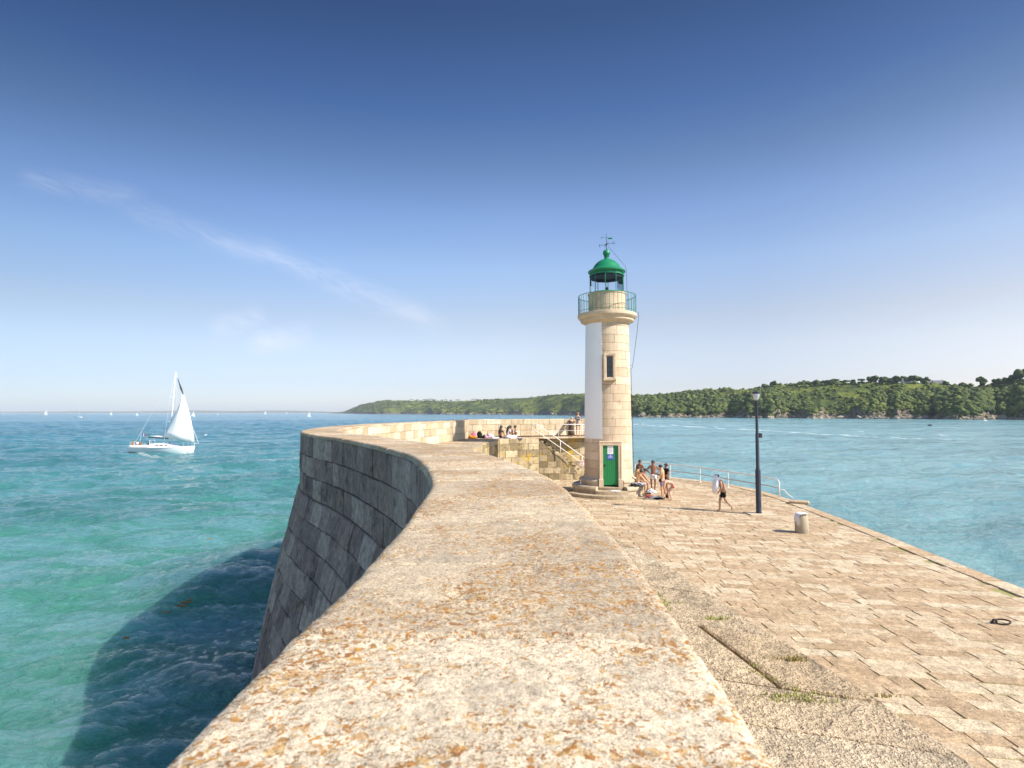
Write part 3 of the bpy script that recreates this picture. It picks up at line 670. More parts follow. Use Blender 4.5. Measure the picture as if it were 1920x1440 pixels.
# ---- foliage material
m, t, b = nodes('foliage', .8, spec=.2); k = NB(t); tn = k.attr()
pos = k.n('ShaderNodeNewGeometry').outputs['Position']
x_ = k.n('ShaderNodeMapping'); k.lk(pos, x_.inputs[0]); x_.inputs['Scale'].default_value = (.5, .5, .5)
c_ = k.mix(k.ramp(tn, .1, .9), (.024, .045, .014), (.15, .175, .042)); c_ = k.mix(k.math('MULTIPLY', k.ramp(k.noise(x_.outputs[0], 1, 4, .7), .4, .65), .55), c_, (.085, .115, .026))
k.lk(c_, b.inputs['Base Color']); M_FOL = m
M_BARK = plain('bark', (.07, .055, .04), .9)
M_ROCK = stone('shore_rock', (.34, .27, .20), (.16, .13, .11), grain=.8, gdist=.4, gstr=.8, stain=(.06, .05, .05), stamt=.7)

def crown_variant(seed, sub, lump):
    import bmesh as _b
    bm = _b.new(); _b.ops.create_icosphere(bm, subdivisions=sub, radius=1)
    rn_ = random.Random(seed); lob = [(Vector((rn_.gauss(0, 1), rn_.gauss(0, 1), rn_.gauss(0, .6))).normalized(), rn_.uniform(.15, .4)) for _ in range(7)]
    for v in bm.verts:
        d = v.co.normalized(); r = .72+lump*mnoise.noise(d*2.2+Vector((seed, 0, 0)))+lump*.9*mnoise.noise(d*5+Vector((0, seed, 0)))+rn_.uniform(-.05, .05)
        for ld, a_ in lob: r += a_*max(0, d.dot(ld)-.72)*1.8
        v.co = d*r
    V = np.array([v.co[:] for v in bm.verts]); Fc = np.array([[v.index for v in f.verts] for f in bm.faces]); bm.free(); return V, Fc
VAR2 = [crown_variant(s_, 3, .30) for s_ in range(6)]; VAR1 = [crown_variant(s_+20, 2, .32) for s_ in range(6)]
VAR1 = VAR1
class Merge:
    def __init__(s): s.V = []; s.F = []; s.T = []; s.n = 0
    def add(s, var, c, r, rz, tone):
        V, Fc = var; c_, s_ = math.cos(rz), math.sin(rz)
        x, y = V[:, 0]*r[0], V[:, 1]*r[1]
        W_ = np.stack([x*c_-y*s_+c[0], x*s_+y*c_+c[1], V[:, 2]*r[2]+c[2]], 1)
        s.V.append(W_); s.F.append(Fc+s.n); s.T.append(np.clip(tone+RNG.uniform(-.13, .13, len(Fc)), 0, 1)); s.n += len(V)
    def build(s, name, mat, parent=None):
        V = np.concatenate(s.V).astype(np.float32); Fc = np.concatenate(s.F).astype(np.int32); T = np.concatenate(s.T).astype(np.float32)
        me = bpy.data.meshes.new(name); me.vertices.add(len(V)); me.vertices.foreach_set('co', V.reshape(-1)); me.loops.add(Fc.size); me.loops.foreach_set('vertex_index', Fc.reshape(-1))
        me.polygons.add(len(Fc)); me.polygons.foreach_set('loop_start', np.arange(len(Fc), dtype=np.int32)*3); me.polygons.foreach_set('loop_total', np.full(len(Fc), 3, np.int32)); me.update()
        a_ = me.attributes.new('tone', 'FLOAT', 'FACE'); a_.data.foreach_set('value', T); me.materials.append(mat)
        o = bpy.data.objects.new(name, me); COL.objects.link(o)
        if parent: o.parent = parent
        return o
rn = random.Random(90)
W1 = Merge(); Wb = Merge(); cnt = 0
meadow = lambda p: float(vnoise(np.array([p.x/55]), np.array([p.y/75]), 88)[0])
HOUSE_PX = []
while cnt < 8200:
    px = rn.uniform(655, 2150) if rn.random() < .8 else rn.uniform(1180, 1930)
    far = px < 1110
    t_ = rn.random()**1.0*.69+.012
    if far and rn.random() < .5: continue
    p = land(px, t_); mv = meadow(p)
    if far:
        if mv > .46 and rn.random() < .85: continue
        if mv > .33 and rn.random() < .4: continue
        r = rn.uniform(1.8, 4.6)*(1.5 if px < 950 else 1); h = r*rn.uniform(.4, .65)
        if t_ > .56 and 745 < px < 900: continue
    else:
        if mv > .60 and rn.random() < .9: continue
        r = rn.uniform(2.2, 5.0)*rn.choice([.7, 1, 1, 1.25]); h = r*rn.uniform(.65, 1.0)
        if t_ < .03: r *= .6; h *= .6
        if mv > .5: r *= .6; h *= .6
    tone = min(1, max(0, .5+rn.gauss(0, .22)+(.12 if mv > .5 else -.08)))
    (W1 if not far else Wb).add((VAR2 if (not far and px > 1180) else VAR1)[rn.randrange(6)], (p.x, p.y, p.z+h*.55), (r, r*rn.uniform(.8, 1.2), h), rn.random()*6.28, tone); cnt += 1
o = W1.build('woodland', M_FOL); tag(o, kind='stuff'); o = Wb.build('scrub', M_FOL); tag(o, kind='stuff')
# shoreline boulders
g = G()
for i in range(620):
    px = rn.uniform(660, 2000); p = land(px, rn.uniform(.0, .02)); r = rn.uniform(1.2, 3.6)*(1.6 if rn.random() < .12 else 1)*(1.3 if px < 1100 else 1)
    g.blob((p.x, p.y, max(.1, p.z*.4)), (r*1.3, r, r*rn.uniform(.5, 1.1)), i, .9, 1.7, 8, 5, rn.random())
o = obj('shore_rocks', g, M_ROCK); tag(o, kind='stuff')
# skyline trees one can tell apart
def sky_tree(px, tp, h, w, label, umb=False, dark=.25):
    p = land(px, tp); t = thing('pine_tree' if umb else 'round_tree', label, 'tree', (p.x, p.y, p.z-3.5), 0, 'trees standing out on the headland skyline')
    h *= 1.15; w *= 1.5; g = G(); pts = [(0, 0, 0), (rn.uniform(-.3, .3), 0, h*.35), (rn.uniform(-.6, .6), 0, h*.75)]; g.tube(pts, [.45, .34, .16], 6)
    for q in range(4): a_ = rn.random()*6.28; g.tube([pts[1+q % 2], (math.cos(a_)*w*.35, math.sin(a_)*w*.35, h*.8)], [.18, .06], 5)
    obj('trunk', g, M_BARK, t)
    mg = Merge(); nb_ = 9 if umb else 12
    for q in range(nb_):
        a_ = rn.random()*6.28; rr = rn.uniform(0, .42)*w; zz = h*(rn.uniform(.8, .95) if umb else rn.uniform(.45, .92)); s_ = w*rn.uniform(.17, .27)
        mg.add(VAR1[rn.randrange(6)], (math.cos(a_)*rr, math.sin(a_)*rr, zz), (s_, s_, s_*(.55 if umb else .85)), a_, dark+rn.uniform(-.12, .12))
    mg.build('crown', M_FOL, t)
# ---- houses
M_WHITE = plain('white_render', (.74, .72, .68), .8, vary=.06); M_SLATE = plain('slate', (.11, .115, .13), .6); M_WIN = plain('dark_window', (.03, .035, .04), .15)
HL = {0: 'house', 1: 'cottage'}
def house(px, tp, w, h, d, rz, label, roofc=None):
    p = land(px, tp); t = thing('white_house', label, 'house', (p.x, p.y, p.z-3.2), rz, 'white houses along the headland crest')
    g = G(); g.box((0, 0, h/2), (w, d, h)); g.add([(-w/2, -d/2, h), (-w/2, d/2, h), (-w/2, 0, h+d*.42), (w/2, -d/2, h), (w/2, d/2, h), (w/2, 0, h+d*.42)], [(0, 1, 2), (3, 5, 4)]); obj('wall', g, M_WHITE, t)
    g = G(); e = .35; q = d/2+e; zz = h-e*.8
    for s_ in (-1, 1):
        g.add([(-w/2-e, s_*q, zz), (w/2+e, s_*q, zz), (w/2+e, 0, h+d*.42+.12), (-w/2-e, 0, h+d*.42+.12), (-w/2-e, s_*q, zz+.25), (w/2+e, s_*q, zz+.25), (w/2+e, 0, h+d*.42+.4), (-w/2-e, 0, h+d*.42+.4)],
              [(0, 1, 2, 3), (4, 5, 6, 7), (0, 1, 5, 4), (2, 3, 7, 6), (0, 3, 7, 4), (1, 2, 6, 5)])
    r_ = obj('roof', g, M_SLATE, t); g = G(); g.box((w*.38, 0, h+d*.42+.7), (1, .8, 2.2)); obj('chimney', g, M_WHITE, r_)
    for x in np.linspace(-w*.33, w*.33, 3):
        for z in ([1.9, 4.5] if h > 5 else [1.7]):
            g = G(); g.box((float(x), -d/2-.03, z), (1.2, .1, 1.4)); obj('window', g, M_WIN, t)
HS = [(772, 13, 5.5, 'low brown roofed house near the left end of the headland village'), (783, 11, 5, 'small pale house left of the village gap'), (797, 15, 6, 'long white house where the village row begins'), (803, 10, 5, 'white gable house just right of the long white house'),
      (808, 16, 7, 'tall white house under dark trees in the middle of the village'), (815, 12, 5, 'white house under the broad dark tree crown'), (829, 9, 4.5, 'tiny white cottage right of the dark clump'), (836, 11, 5, 'white cottage beside the second dark clump'),
      (846, 10, 5, 'white house half hidden by crest trees'), (858, 12, 5, 'pale house at the left edge of the bright field'), (889, 16, 6, 'cream house at the right edge of the bright field')]
for i, (px, w_, h_, lb) in enumerate(HS): house(px, .60+.02*(i % 3), w_*1.5, h_*1.25, 9, rn.uniform(-.4, .4), lb)
for px, w_, h_, lb, tp in [(1700, 11, 5, 'white walled house glimpsed between crest trees on the right headland', .60), (1741, 9, 5, 'grey roofed house beside the leafy crest trees on the right', .64), (1760, 13, 5, 'long pale blue grey house low on the right skyline', .64)]:
    house(px, tp, w_, h_+1, 8, rn.uniform(-.3, .1), lb)
for px, h_, w_, lb, um in [(1553, 9, 8, 'flat topped pine standing leftmost on the wooded skyline', True), (1565, 10, 10, 'umbrella pine next to the leftmost flat topped pine', True), (1585, 8, 9, 'low flat pine with sky showing under its crown', True), (1600, 8, 9, 'flat pine in the middle of the see-through row', True),
                           (1615, 9, 9, 'flat pine at the right end of the see-through row', True), (1640, 11, 12, 'broad dark tree right of the see-through pine row', False), (1661, 10, 11, 'rounded dark tree on the highest part of the wooded crest', False), (1680, 11, 11, 'dense dark tree left of the white walled house', False),
                           (1697, 12, 11, 'tall dark tree directly left of the white walled house', False), (1718, 12, 11, 'dark rounded tree between the white walled and grey roofed houses', False), (1735, 10, 9, 'smaller tree behind the grey roofed house', False), (1777, 9, 8, 'thin leafy tree right of the pale blue grey house', False),
                           (1810, 7, 8, 'low tree between the open skyline and the lone tall tree', False), (1843, 14, 10, 'lone tall tree standing clear of the skyline on the right', False), (1873, 10, 9, 'dark tree left of the dark hill at the frame edge', False), (1886, 10, 10, 'dark tree touching the dark hill at the frame edge', False),
                           (1905, 11, 12, 'tall dark tree near the right frame edge', False), (1918, 13, 13, 'highest dark tree at the right frame edge', False), (1449, 9, 10, 'rounded tree on the first high shoulder of the wooded hill', False), (1432, 8, 9, 'smaller tree left of the first high shoulder', False)]:
    sky_tree(px, .60, h_, w_, lb, um)
# far blue coast across the bay
g = G(); n_ = 90; vs = []; fs = []
for i in range(n_+1):
    px = -500+i*(1180)/n_; d_ = 9800; h = 8+28*float(vnoise(np.array([i/9.]), np.array([.5]), 5)[0])+14*float(vnoise(np.array([i/3.]), np.array([.5]), 6)[0]); h += 14*math.exp(-((px-520)/130)**2)
    if px > 560: h *= max(.05, 1-(px-560)/110)
    X0 = (px-960)/F*d_; vs += [(X0, d_, -1), (X0, d_+40, h*.5), (X0*1.02, d_+400, h), (X0*1.08, d_+1500, h*.8), (X0*1.1, d_+1800, -1)]
for i in range(n_):
    for j in range(4): fs.append((i*5+j, i*5+j+1, (i+1)*5+j+1, (i+1)*5+j))
g.add(vs, fs); o = obj('distant_coast', g, plain('distant_land', (.12, .13, .08), .9, vary=.6, scale=.004)); tag(o, kind='structure')

# ---- haze
g = G(); g.box((0, 5800, 51.5), (26000, 12600, 107)); o = obj('haze', g, None); o.data.materials.clear()
m = bpy.data.materials.new('haze_air'); m.use_nodes = True; m.node_tree.nodes.clear(); k = NB(m.node_tree)
pv = k.n('ShaderNodeVolumePrincipled'); pv.inputs['Color'].default_value = (.80, .88, 1, 1); pv.inputs['Density'].default_value = 6.5e-5; pv.inputs['Anisotropy'].default_value = .0
ou = k.n('ShaderNodeOutputMaterial'); k.lk(pv.outputs[0], ou.inputs['Volume']); o.data.materials.append(m); tag(o, kind='stuff')
# ================================================================ LIGHTHOUSE
LX, LY, LR = 5.3, 31.0, R(-4.7)
LH = thing('lighthouse', 'slim round stone lighthouse with one white painted side, green lantern dome and green door', 'lighthouse', (LX, LY, PZ), LR)
M_LST = stone('lighthouse_granite', (.62, .48, .335), (.54, .405, .28), (.61, .49, .36), grain=38, gstr=.35, gdist=.006, toneamt=.12, stain=(.26, .18, .11), stamt=.4, speck=.3, streak=.15)
M_LBASE = stone('lighthouse_base_granite', (.46, .36, .24), (.37, .28, .185), (.46, .38, .28), grain=30, toneamt=.15, stain=(.14, .10, .065), stamt=.6, streak=.25)
M_PAINT = plain('white_lighthouse_paint', (.86, .85, .84), .55, vary=.05, scale=1.2)
M_GREEN = plain('green_paint', (.012, .20, .085), .35, vary=.15, scale=3)
M_GREEND = plain('green_door_paint', (.010, .19, .055), .5, vary=.18, scale=5)
M_IRON = plain('dark_iron', (.02, .022, .025), .5)
rz_ = lambda z: 1.315-(z-.95)*.0165
def tS(u, v, n):
    a_ = u/1.25; r = rz_(v)+n; return (r*math.sin(a_), -r*math.cos(a_), v)
zr = [.98]
rn = random.Random(3)
while zr[-1] < 9.2: zr.append(zr[-1]+rn.uniform(.42, .48))
zr[-1] = 9.38
PA = R(-19)
g = G(); gb = G(); DH, DZ0, DZ1 = .40, .58, 2.66; WH, WZ0, WZ1 = .17, 6.27, 7.40
def keepf(u, v):
    a_ = u/1.25
    if abs(a_) < .42 and v < DZ1+.1: return False
    return True
for ri_ in range(len(zr)-1):
    spans = [(-1.25*math.pi, -.50), (.50, 1.25*math.pi)] if zr[ri_] < DZ1+.05 else [(-1.25*math.pi, 1.25*math.pi)]
    for ua_, ub_ in spans: masonry(g, tS, ua_, ub_, zr[ri_:ri_+2], (.92, 1.25), gap=.012, depth=.025, bev=.006, seg=.16, jit=.002, prot=.002, gb=gb, seed=60+ri_*7+(ua_ > 0))
obj('tower_shaft', g, M_LST, LH); obj('mortar_bed', gb, plain('lighthouse_mortar', (.22, .15, .09), .9), LH)
# painted sector
g = G(); n_ = 48; a0, a1 = PA, R(-182); vs = []; fs = []
for i in range(n_+1):
    a_ = a0+(a1-a0)*i/n_
    for z, e in ((3.0, .004), (3.0, .016), (9.36, .016), (9.36, .004)): r = rz_(z)+e; vs.append((r*math.sin(a_), -r*math.cos(a_), z))
for i in range(n_):
    for j in range(3): fs.append((i*4+j, i*4+4+j, i*4+5+j, i*4+1+j))
fs += [(0, 1, 2, 3), tuple(n_*4+q for q in (3, 2, 1, 0))]
g.add(vs, fs); obj('painted_stripe', g, M_PAINT, LH, smooth=True, angle=40)
# podium with a gap for the doorway
def arc_solid(g, prof, a0, a1, n=40, tone=None):
    m_ = len(prof); vs = []; fs = []
    for i in range(n+1):
        a_ = a0+(a1-a0)*i/n
        for r, z in prof: vs.append((r*math.sin(a_), -r*math.cos(a_), z))
    for i in range(n):
        for j in range(m_): l = (j+1) % m_; fs.append((i*m_+j, i*m_+l, (i+1)*m_+l, (i+1)*m_+j))
    fs += [tuple(range(m_)), tuple(n*m_+q for q in range(m_-1, -1, -1))]; g.add(vs, fs, tone)
pd = [(.9, 0), (1.93, 0), (1.93, .30), (1.99, .34), (2.0, .43), (1.95, .50), (1.86, .535), (.9, .54)]
nb = 9; ga, gz = R(24), R(336)
g = G()
for i in range(nb): arc_solid(g, pd, ga+(gz-ga)*i/nb+.004, ga+(gz-ga)*(i+1)/nb-.004, 10, rn.random())
obj('podium', g, M_LBASE, LH)
pm_ = [(.9, .54), (1.56, .54), (1.56, .66), (1.60, .70), (1.60, .78), (1.55, .83), (1.44, .87), (1.37, .92), (1.33, 1.0), (.9, 1.0)]
g = G(); ga2, gz2 = R(25.5), R(334.5)
for i in range(9): arc_solid(g, pm_, ga2+(gz2-ga2)*i/9+.003, ga2+(gz2-ga2)*(i+1)/9-.003, 10, rn.random())
obj('base_moulding', g, M_LBASE, LH)
for (r, z0_, z1_, a_, b_) in ((1.62, .0, .50, -23, 23), (2.06, .0, .35, -62, 40), (2.50, 0, .17, -64, 30)):
    g = G(); k_ = 5 if r > 1.7 else 1; A0, A1 = R(a_), R(b_)
    rin = .9 if r < 1.7 else 1.0
    for i in range(k_):
        pr = [(rin, z0_), (r, z0_), (r, z1_-.02), (r-.02, z1_), (rin, z1_)]
        if r > 2.4: pr = [(1.8, z0_), (r, z0_), (r, z1_-.02), (r-.02, z1_), (1.8, z1_)]
        arc_solid(g, pr, A0+(A1-A0)*i/k_+.003, A0+(A1-A0)*(i+1)/k_-.003, 12, rn.random())
    if r > 1.7 and r < 2.4: g2_ = G(); arc_solid(g2_, [(1.0, 0), (r, 0), (r, z1_-.02), (r-.02, z1_), (1.0, z1_)], R(-24), R(24), 14, .5); obj('entrance_step', g2_, M_LBASE, LH)
    elif r > 2.4: obj('entrance_step', g, M_LBASE, LH)
    else: obj('entrance_step', g, M_LBASE, LH)
# door surround and door
g = G(); y0 = -1.36
for s_ in (-1, 1):
    g.box((s_*(DH+.10), y0+.12, (DZ0-.05+DZ1)/2), (.20, .26, DZ1-DZ0+.05), bev=.012); g.box((s_*(DH+.155), y0-.012, (DZ0-.05+DZ1)/2), (.05, .03, DZ1-DZ0+.08), bev=.008)
    g.box((s_*(DH+.11), y0+.03, .70), (.24, .30, .42), bev=.015)
g.box((0, y0+.12, DZ1+.11), (2*DH+.40, .26, .22), bev=.012); g.box((0, y0-.012, DZ1+.185), (2*DH+.36, .03, .05), bev=.008); obj('door_frame', g, M_LST, LH)
g = G(); npl = 7; wpl = 2*DH/npl
for i in range(npl): g.box((-DH+wpl*(i+.5), -1.285, (DZ0+DZ1)/2), (wpl-.008, .04, DZ1-DZ0), bev=.005, tone=rn.random())
g.box((0, -1.255, (DZ0+DZ1)/2), (2*DH, .03, DZ1-DZ0)); door = obj('door', g, M_GREEND, LH)
g = G(); g.tube([(-DH+.07, -1.31, 1.62), (-DH+.07, -1.36, 1.62), (-DH+.17, -1.36, 1.62)], .012); g.box((-DH+.07, -1.31, 1.60), (.05, .015, .16)); obj('handle', g, M_IRON, door)
g = G(); g.box((-.005, -1.312, 2.42), (.30, .006, .42)); s_ = obj('paper_notice', g, plain('paper', (.78, .76, .78), .6, vary=.03), door)
g = G()
for i, w_ in enumerate((.12, .2, .23, .18, .22, .21, .23, .2, .15)): g.box((-.115+w_/2, -1.3165, 2.58-.038*i), (w_, .002, .009))
obj('printed_lines', g, plain('print_grey', (.25, .22, .3), .7), s_)
g = G(); g.box((0, -1.312, 2.05), (.36, .006, .28)); s_ = obj('blue_sign', g, plain('sign_blue', (.02, .07, .36), .4), door)
g = G(); g.lathe([(0, 0), (.026, 0), (.026, .02)], (0, 0, 0), 10); g.v = [(x, -1.3165-.002*(z > .01), y+2.155) for x, y, z in g.v]
for i, (w_, h_) in enumerate(((.26, .02), (.14, .014), (.3, .016))): g.box((0, -1.3165, 2.10-.045*i), (w_, .002, h_))
obj('sign_lettering', g, plain('sign_white', (.7, .72, .8), .5), s_)
# window
g = G()
for s_ in (-1, 1):
    g.box((s_*(WH+.085), -1.265, (WZ0+WZ1)/2), (.13, .22, WZ1-WZ0+.30), bev=.012); g.box((s_*(WH+.02), -1.24, (WZ0+WZ1)/2), (.05, .2, WZ1-WZ0+.08), bev=.01)
    
g.box((0, -1.265, WZ1+.10), (2*WH+.30, .225, .13), bev=.012); g.box((0, -1.24, WZ1+.02), (2*WH+.08, .2, .05), bev=.01)
g.box((0, -1.29, WZ0-.12), (2*WH+.34, .27, .11), bev=.015); g.box((0, -1.25, WZ0-.03), (2*WH+.12, .22, .07), bev=.012)
win = obj('window', g, M_LST, LH)
gl, t, b = nodes('window_glass', .08, base=(.03, .04, .05)); 
g = G(); g.box((0, -1.225, (WZ0+WZ1)/2), (2*WH, .02, WZ1-WZ0)); obj('pane', g, gl, win)
for dz_ in (0, -.3):
    g = G(); g.box((0, -1.24, (WZ0+WZ1)/2+dz_), (2*WH, .015, .02)); obj('glazing_bar', g, M_IRON, win)
# gallery
g = G(); g.lathe([(1.0, 9.25), (1.20, 9.26), (1.24, 9.30), (1.33, 9.36), (1.44, 9.40), (1.47, 9.44), (1.47, 9.52), (1.53, 9.56), (1.60, 9.64), (1.63, 9.68), (1.63, 9.82), (1.61, 9.84), (.6, 9.85)], (0, 0, 0), 96); obj('gallery', g, M_LST, LH, smooth=True, angle=30)
def dS(u, v, n): a_ = u/1.0; r = 1.03+n; return (r*math.sin(a_), -r*math.cos(a_), v)
g = G(); masonry(g, dS, -math.pi, math.pi, [9.85, 10.28, 10.92], (.7, .9), gap=.008, depth=.02, bev=.005, seg=.12, jit=.001, prot=.001, seed=61); g.lathe([(1.04, 10.92), (1.07, 10.94), (1.07, 10.99), (.4, 11.0)], (0, 0, 0), 64); obj('lantern_drum', g, M_LST, LH)
rail = thing('gallery_railing', None, None); rail.parent = LH
g = G(); RRr = 1.585
for z, r in ((10.86, .018), (9.98, .013)): g.tube([(RRr*math.cos(2*math.pi*i/72), RRr*math.sin(2*math.pi*i/72), z) for i in range(73)], r, 6)
obj('rail', g, M_GREEN, rail)
gv = G(); gv.tube([(0, 0, 9.84), (0, 0, 10.86)], .011, 5); v0 = obj('baluster', gv, M_GREEN, rail)
for i in range(44):
    c = v0 if i == 0 else v0.copy()
    if i: COL.objects.link(c); c.parent = rail
    c.location = (RRr*math.cos(2*math.pi*i/44), RRr*math.sin(2*math.pi*i/44), 0)
# lantern
g = G(); g.tube([(0, 0, 0), (0, 0, 1.28)], .018, 6); p0 = obj('lantern_post', g, M_GREEN, LH)
for i in range(10):
    c = p0 if i == 0 else p0.copy()
    if i: COL.objects.link(c); c.parent = LH
    a_ = 2*math.pi*i/10+.15; c.location = (.95*math.cos(a_), .95*math.sin(a_), 10.99)
gm_ = bpy.data.materials.new('lantern_glass'); gm_.use_nodes = True; k = NB(gm_.node_tree); gm_.node_tree.nodes.clear()
tr = k.n('ShaderNodeBsdfTransparent'); tr.inputs[0].default_value = (.93, .96, .97, 1); gg = k.n('ShaderNodeBsdfGlossy'); gg.inputs['Roughness'].default_value = .05; mx = k.n('ShaderNodeMixShader'); fr = k.n('ShaderNodeFresnel'); fr.inputs[0].default_value = 1.25
k.lk(fr.outputs[0], mx.inputs[0]); k.lk(tr.outputs[0], mx.inputs[1]); k.lk(gg.outputs[0], mx.inputs[2]); ou = k.n('ShaderNodeOutputMaterial'); k.lk(mx.outputs[0], ou.inputs[0])
g = G(); n_ = 10
g.lathe([(.93, 11.0), (.93, 12.2)], (0, 0, 0), 10, .15, .15+2*math.pi); obj('lantern_glazing', g, gm_, LH)
g = G(); g.lathe([(1.03, 10.985), (1.0, 11.03), (.9, 11.03)], (0, 0, 0), 48); g.lathe([(.97, 12.0), (.97, 12.03), (.93, 12.03)], (0, 0, 0), 40); obj('lantern_sill', g, M_GREEN, LH)
g = G(); g.lathe([(.90, 12.02), (.90, 12.12), (1.0, 12.20), (1.035, 12.22), (1.04, 12.28), (1.0, 12.31), (.86, 12.36), (.80, 12.42), (.74, 12.53), (.65, 12.66), (.53, 12.79), (.38, 12.89), (.22, 12.96), (.15, 12.985), (.15, 13.03), (.11, 13.06), (.11, 13.09), (.15, 13.11), (.15, 13.14), (.10, 13.16)], (0, 0, 0), 64)
g.lathe([(.90, 12.02), (.6, 12.03), (0, 12.05)], (0, 0, 0), 40)
pts = [(.205*math.sin(math.pi*i/12), 13.33-.205*math.cos(math.pi*i/12)) for i in range(13)]; g.lathe(pts, (0, 0, 0), 32); obj('lantern_dome', g, M_GREEN, LH, smooth=True, angle=35)
g = G(); g.lathe([(.90, 11.86), (.86, 11.86), (.86, 12.0), (0, 12.01), ], (0, 0, 0), 10, .15, .15+2*math.pi)
obj('lantern_ceiling', g, plain('dark_ceiling', (.035, .04, .06), .6), LH)
g = G(); g.tube([(0, 0, 11), (0, 0, 11.1)], .1, 12); g.lathe([(.09, 11.1), (.10, 11.14), (.10, 11.34), (.085, 11.38), (0, 11.39)], (0, 0, 0), 20); g.tube([(0, 0, 11.39), (-.03, 0, 11.5), (-.05, 0, 11.55), (-.03, 0, 11.7)], .012, 6); obj('beacon_lamp', g, M_IRON, LH)
# weather vane: rod, direction arms with the letters E and O, pennant
vane = thing('weather_vane', None, None, (0, 0, 0)); vane.parent = LH
g = G(); g.tube([(0, 0, 13.5), (0, 0, 14.42)], [.022, .008], 6); g.lathe([(.03, 13.78), (.05, 13.80), (.05, 13.84), (.03, 13.86)], (0, 0, 0), 12)
g.tube([(-.33, 0, 13.77), (.36, 0, 13.89)], .010, 5); g.tube([(.06, -.30, 13.83), (-.06, .30, 13.83)], .010, 5)
obj('rod', g, M_IRON, vane)
g = G(); c_ = (.40, 0, 13.90); g.tube([(c_[0]+.05*math.cos(q*math.pi/8), 0, c_[2]+.065*math.sin(q*math.pi/8)) for q in range(17)], .011, 5)
x_, z_ = -.37, 13.76
g.tube([(x_-.03, 0, z_-.065), (x_-.03, 0, z_+.065)], .011, 5)
for dz in (-.065, 0, .065): g.tube([(x_-.03, 0, z_+dz), (x_+.04, 0, z_+dz)], .010, 5)
for yy_, lt in ((-.33, 'S'), (.33, 'N')):
    x_ = -.06 if yy_ > 0 else .06; z_ = 13.83
    if lt == 'N': g.tube([(x_, yy_-.035, z_-.06), (x_, yy_-.035, z_+.06), (x_, yy_+.035, z_-.06), (x_, yy_+.035, z_+.06)], .009, 5)
    else: g.tube([(x_, yy_+.035, z_+.05), (x_, yy_, z_+.065), (x_, yy_-.03, z_+.03), (x_, yy_+.03, z_-.03), (x_, yy_, z_-.065), (x_, yy_-.035, z_-.05)], .009, 5)
obj('compass_letters', g, M_IRON, vane)
g = G(); g.tube([(-.28, .02, 14.23), (.30, -.02, 14.17)], .008, 5); g.prism([(.08, -.008), (.33, -.012), (.33, .0), (.08, .0)], 14.12, 14.20); g.prism([(-.30, .014), (-.22, .012), (-.22, .022), (-.30, .024)], 14.20, 14.25); obj('pennant', g, M_GREEN, vane)
# conductor cable
cab = [(.06, -.1, 13.72), (1.0, -.30, 12.48), (1.05, -.32, 12.3), (1.08, -.32, 10.9), (1.62, -.5, 10.0), (1.66, -.5, 9.6), (1.60, -.45, 8.9), (1.42, -.38, 7.6), (1.30, -.30, 6.9)]
g = G(); g.tube(cab[:2]+cab[1:4]+[(1.12, -.32, 9.9)], .010, 5); g.tube([(1.64, -.48, 9.9), (1.66, -.48, 9.6), (1.60, -.40, 8.9), (1.44, -.20, 7.6), (1.355, -.05, 6.9)]+[(rz_(z)+.06, -.03, z) for z in (6.8, 5.6, 4.3, 3.0, 1.8, 1.1)], .012, 5)
for z in (7.0, 5.7, 4.4, 3.2, 2.0): g.tube([(rz_(z)-.03, -.03, z), (rz_(z)+.08, -.03, z)], .015, 5)
obj('lightning_cable', g, M_IRON, LH)
# ================================================================ OBJECTS
M_RAILW = plain('white_rail_paint', (.78, .74, .70), .45, vary=.12, scale=6); M_RUST = plain('rusty_rail', (.42, .27, .20), .8, vary=.6, scale=9)
M_DKBLUE = plain('dark_blue_post', (.022, .028, .048), .45, vary=.1)
def cloth(name, c, **k_): return plain(name, c, .9, vary=.15, scale=k_.get('s', 12), bump=.4, spec=.2)
# ---- quay railing
def edge_pt(px, py): return at(px, py, -4.4)
rp = [edge_pt(*q) for q in ((1190, 890.5), (1222, 892), (1255, 895.8), (1310, 903), (1362.5, 913), (1415, 922.5), (1457, 931.5))]
RPth = Path([(p.x, p.y) for p in rp], .1)
t = thing('quay_railing', 'white painted tubular railing with a rusty lower bar round the pier head', 'railing', (0, 0, 0))
g = G(); top = [(*RPth.P(u), PZ+.93) for u in np.linspace(0, RPth.len-.25, 26)]
ex, ey = RPth.P(RPth.len); e2 = RPth.P(RPth.len-.25)
top += [(*RPth.P(RPth.len-.10), PZ+.90), (ex, ey, PZ+.80), (ex, ey, PZ)]; g.tube(top, .034, 8); obj('top_rail', g, M_RAILW, t, smooth=True)
g = G(); g.tube([(*RPth.P(u), PZ+.50+.01*math.sin(u*3)) for u in np.linspace(0, RPth.len, 26)], .022, 6); obj('lower_rail', g, M_RUST, t, smooth=True)
g = G(); g.tube([(ex, ey, PZ+.42), (ex+.25, ey-.05, PZ+.40), (ex+.35, ey-.1, PZ+.22), (ex+.62, ey-.2, PZ+.0)], .022, 6); obj('end_brace', g, M_RAILW, t, smooth=True)
for p in rp[:-1]:
    d = min(np.linspace(0, RPth.len, 300), key=lambda u: (RPth.P(u)[0]-p.x)**2+(RPth.P(u)[1]-p.y)**2); q = RPth.P(d)
    g = G(); g.tube([(q[0], q[1], PZ-.02), (q[0], q[1], PZ+.93)], .03, 8); g.box((q[0], q[1], PZ+.005), (.16, .16, .03)); obj('post', g, M_RAILW, t, smooth=True, angle=30)
